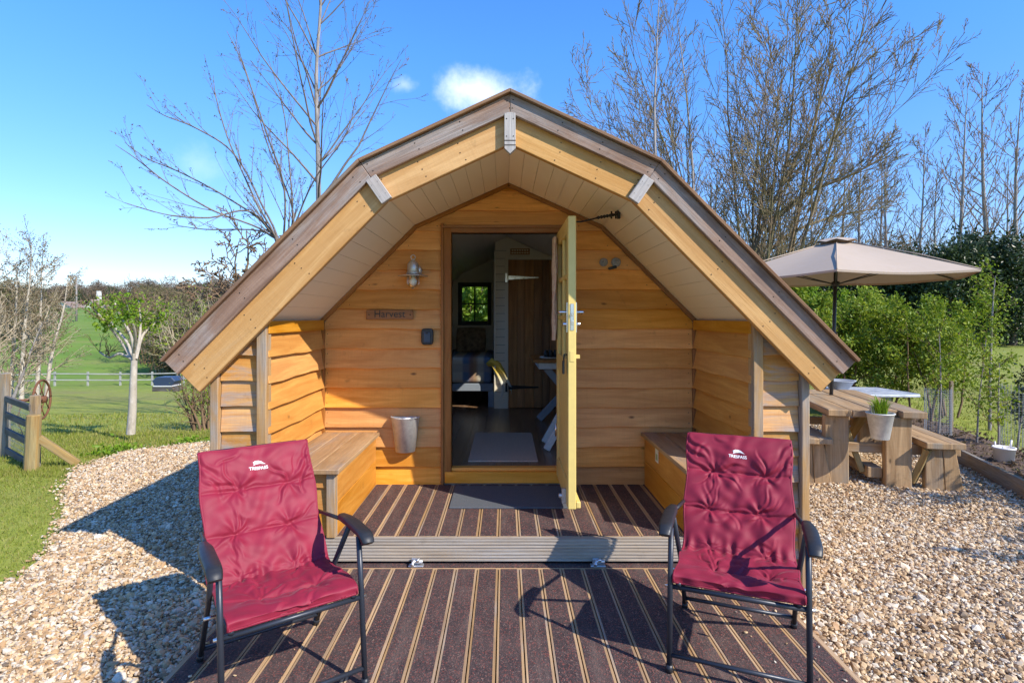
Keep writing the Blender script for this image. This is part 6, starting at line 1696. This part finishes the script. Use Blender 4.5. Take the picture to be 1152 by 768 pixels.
wood_mass('far_woods', 'brown leafless woods along the skyline beyond the far field', [(-900, -60, 340, 290, 80, 11, 6.0), (340, 1900, 340, 290, 150, 12, 6.5), (-60, 130, 340, 290, 50, 10, 5.5), (100, 340, 335, 270, 70, 12.0, 6), (60, 120, 335, 330, 14, 15, 6)], M['wood_far'], 2.6, 1)
wood_mass('field_hedge', 'brown overgrown hedge running along the right side of the far field', [(170, 245, 350, 53, 16, 4.6, 2.2), (175, 300, 350, 75, 26, 5.0, 2.8), (195, 330, 350, 48, 22, 4.2, 2.3), (135, 200, 350, 120, 14, 5.5, 3.0), (-60, 42, 350, 70, 12, 7.0, 3.0)], M['wood_mid'], 1.3, 2)
wood_mass('distant_evergreens', 'dark green evergreens dotted in the woods beyond the far field', [(82, 96, 340, 240, 4, 8, 3.0), (120, 128, 340, 250, 2, 12, 2.4), (150, 200, 340, 250, 3, 9, 3.5)], M['leaf_dark'], 1.0, 3)
M['wood_right'] = leafm('right_wood_twigs', [(0.17, 0.13, 0.095), (0.23, 0.18, 0.12), (0.14, 0.125, 0.06)], 0.2, 0.9)
wood_mass('right_woods', 'brown leafless wood seen behind the poplars and evergreens', [(840, 1240, 300, 95, 46, 13, 4.2), (840, 1030, 300, 60, 14, 8.5, 3.0)], M['wood_right'], 1.4, 4)

# ================================================================== grass and ground cover
random.seed(90)
GP = []
def gscat(x0, x1, y0, y1, dens):
    n = int((x1 - x0) * (y1 - y0) * dens)
    for x, y in zip(NPR.uniform(x0, x1, n), NPR.uniform(y0, y1, n)):
        if not inpoly(x + random.gauss(0, .05), y + random.gauss(0, .05)): GP.append((x, y, ground_z(x, y)))
gscat(-5.6, -2.9, 2.6, 6.6, 2600); gscat(-8.5, -3.0, 6.0, 9.5, 1100); gscat(-13, -2.4, 9.5, 13, 200)
gscat(5.7, 12, 7.0, 14, 260)
GP = np.array(GP); n = len(GP)
h = NPR.uniform(0.012, 0.042, n) * (1 + 0.6 * (GP[:, 1] > 6)); an = NPR.uniform(0, 6.283, n); ln = NPR.uniform(0.0, 0.035, n); an2 = NPR.uniform(0, 6.283, n); w = 0.003 + 0.0012 * np.maximum(0, GP[:, 1] - 5)
sx = np.stack([np.cos(an) * w, np.sin(an) * w, np.zeros(n)], 1); ld = np.stack([np.cos(an2) * ln, np.sin(an2) * ln, h], 1)
V = np.stack([GP - sx, GP + sx, GP + ld], 1).reshape(-1, 3); F = np.arange(3 * n).reshape(-1, 3)
o = np_mesh('lawn_blades', V, F, M['grassblade']); tag(o, 'short green grass blades of the lawn beside the gravel', 'grass', kind='stuff')
# weeds on the bank at the gravel edge
for (u, v, yy, s, lab) in ((131, 508, 7.2, 0.15, 'leafy green weed clump on the gravel edge, nearer the gate'), (214, 494, 7.85, 0.13, 'leafy green weed clump on the gravel edge, nearer the cabin')):
    q = px(u, v, yy); t = empty('weed_clump', (q.x, yy, ground_z(q.x, yy))); tag(t, lab, 'weeds', 'weed clumps at the gravel edge')
    P = NPR.normal(size=(260, 3)) * np.array([s, s * 0.7, s * 0.45]); P[:, 2] = np.abs(P[:, 2]) + 0.01; v_, f_ = leaves_arr(P, 0.06); np_mesh('weed_leaves', v_, f_, M['leaf_lime'], t)
# bark chips and dry tufts scattered on the bed soil
n = 2600; tt = NPR.uniform(0, 1, n); ii = NPR.integers(0, len(E) - 1, n)
P = np.array([(lerp(E[i][0], E[i + 1][0], a) + 0.1 + NPR.uniform(0, 0.85), lerp(E[i][1], E[i + 1][1], a), -0.06 + NPR.uniform(-.01, .015)) for i, a in zip(ii, tt)])
v, f = leaves_arr(P, 0.045); o = np_mesh('bark_chips', v, f, M['leaf_brown']); tag(o, 'brown bark chips strewn over the planting bed', 'bark chips', kind='stuff')
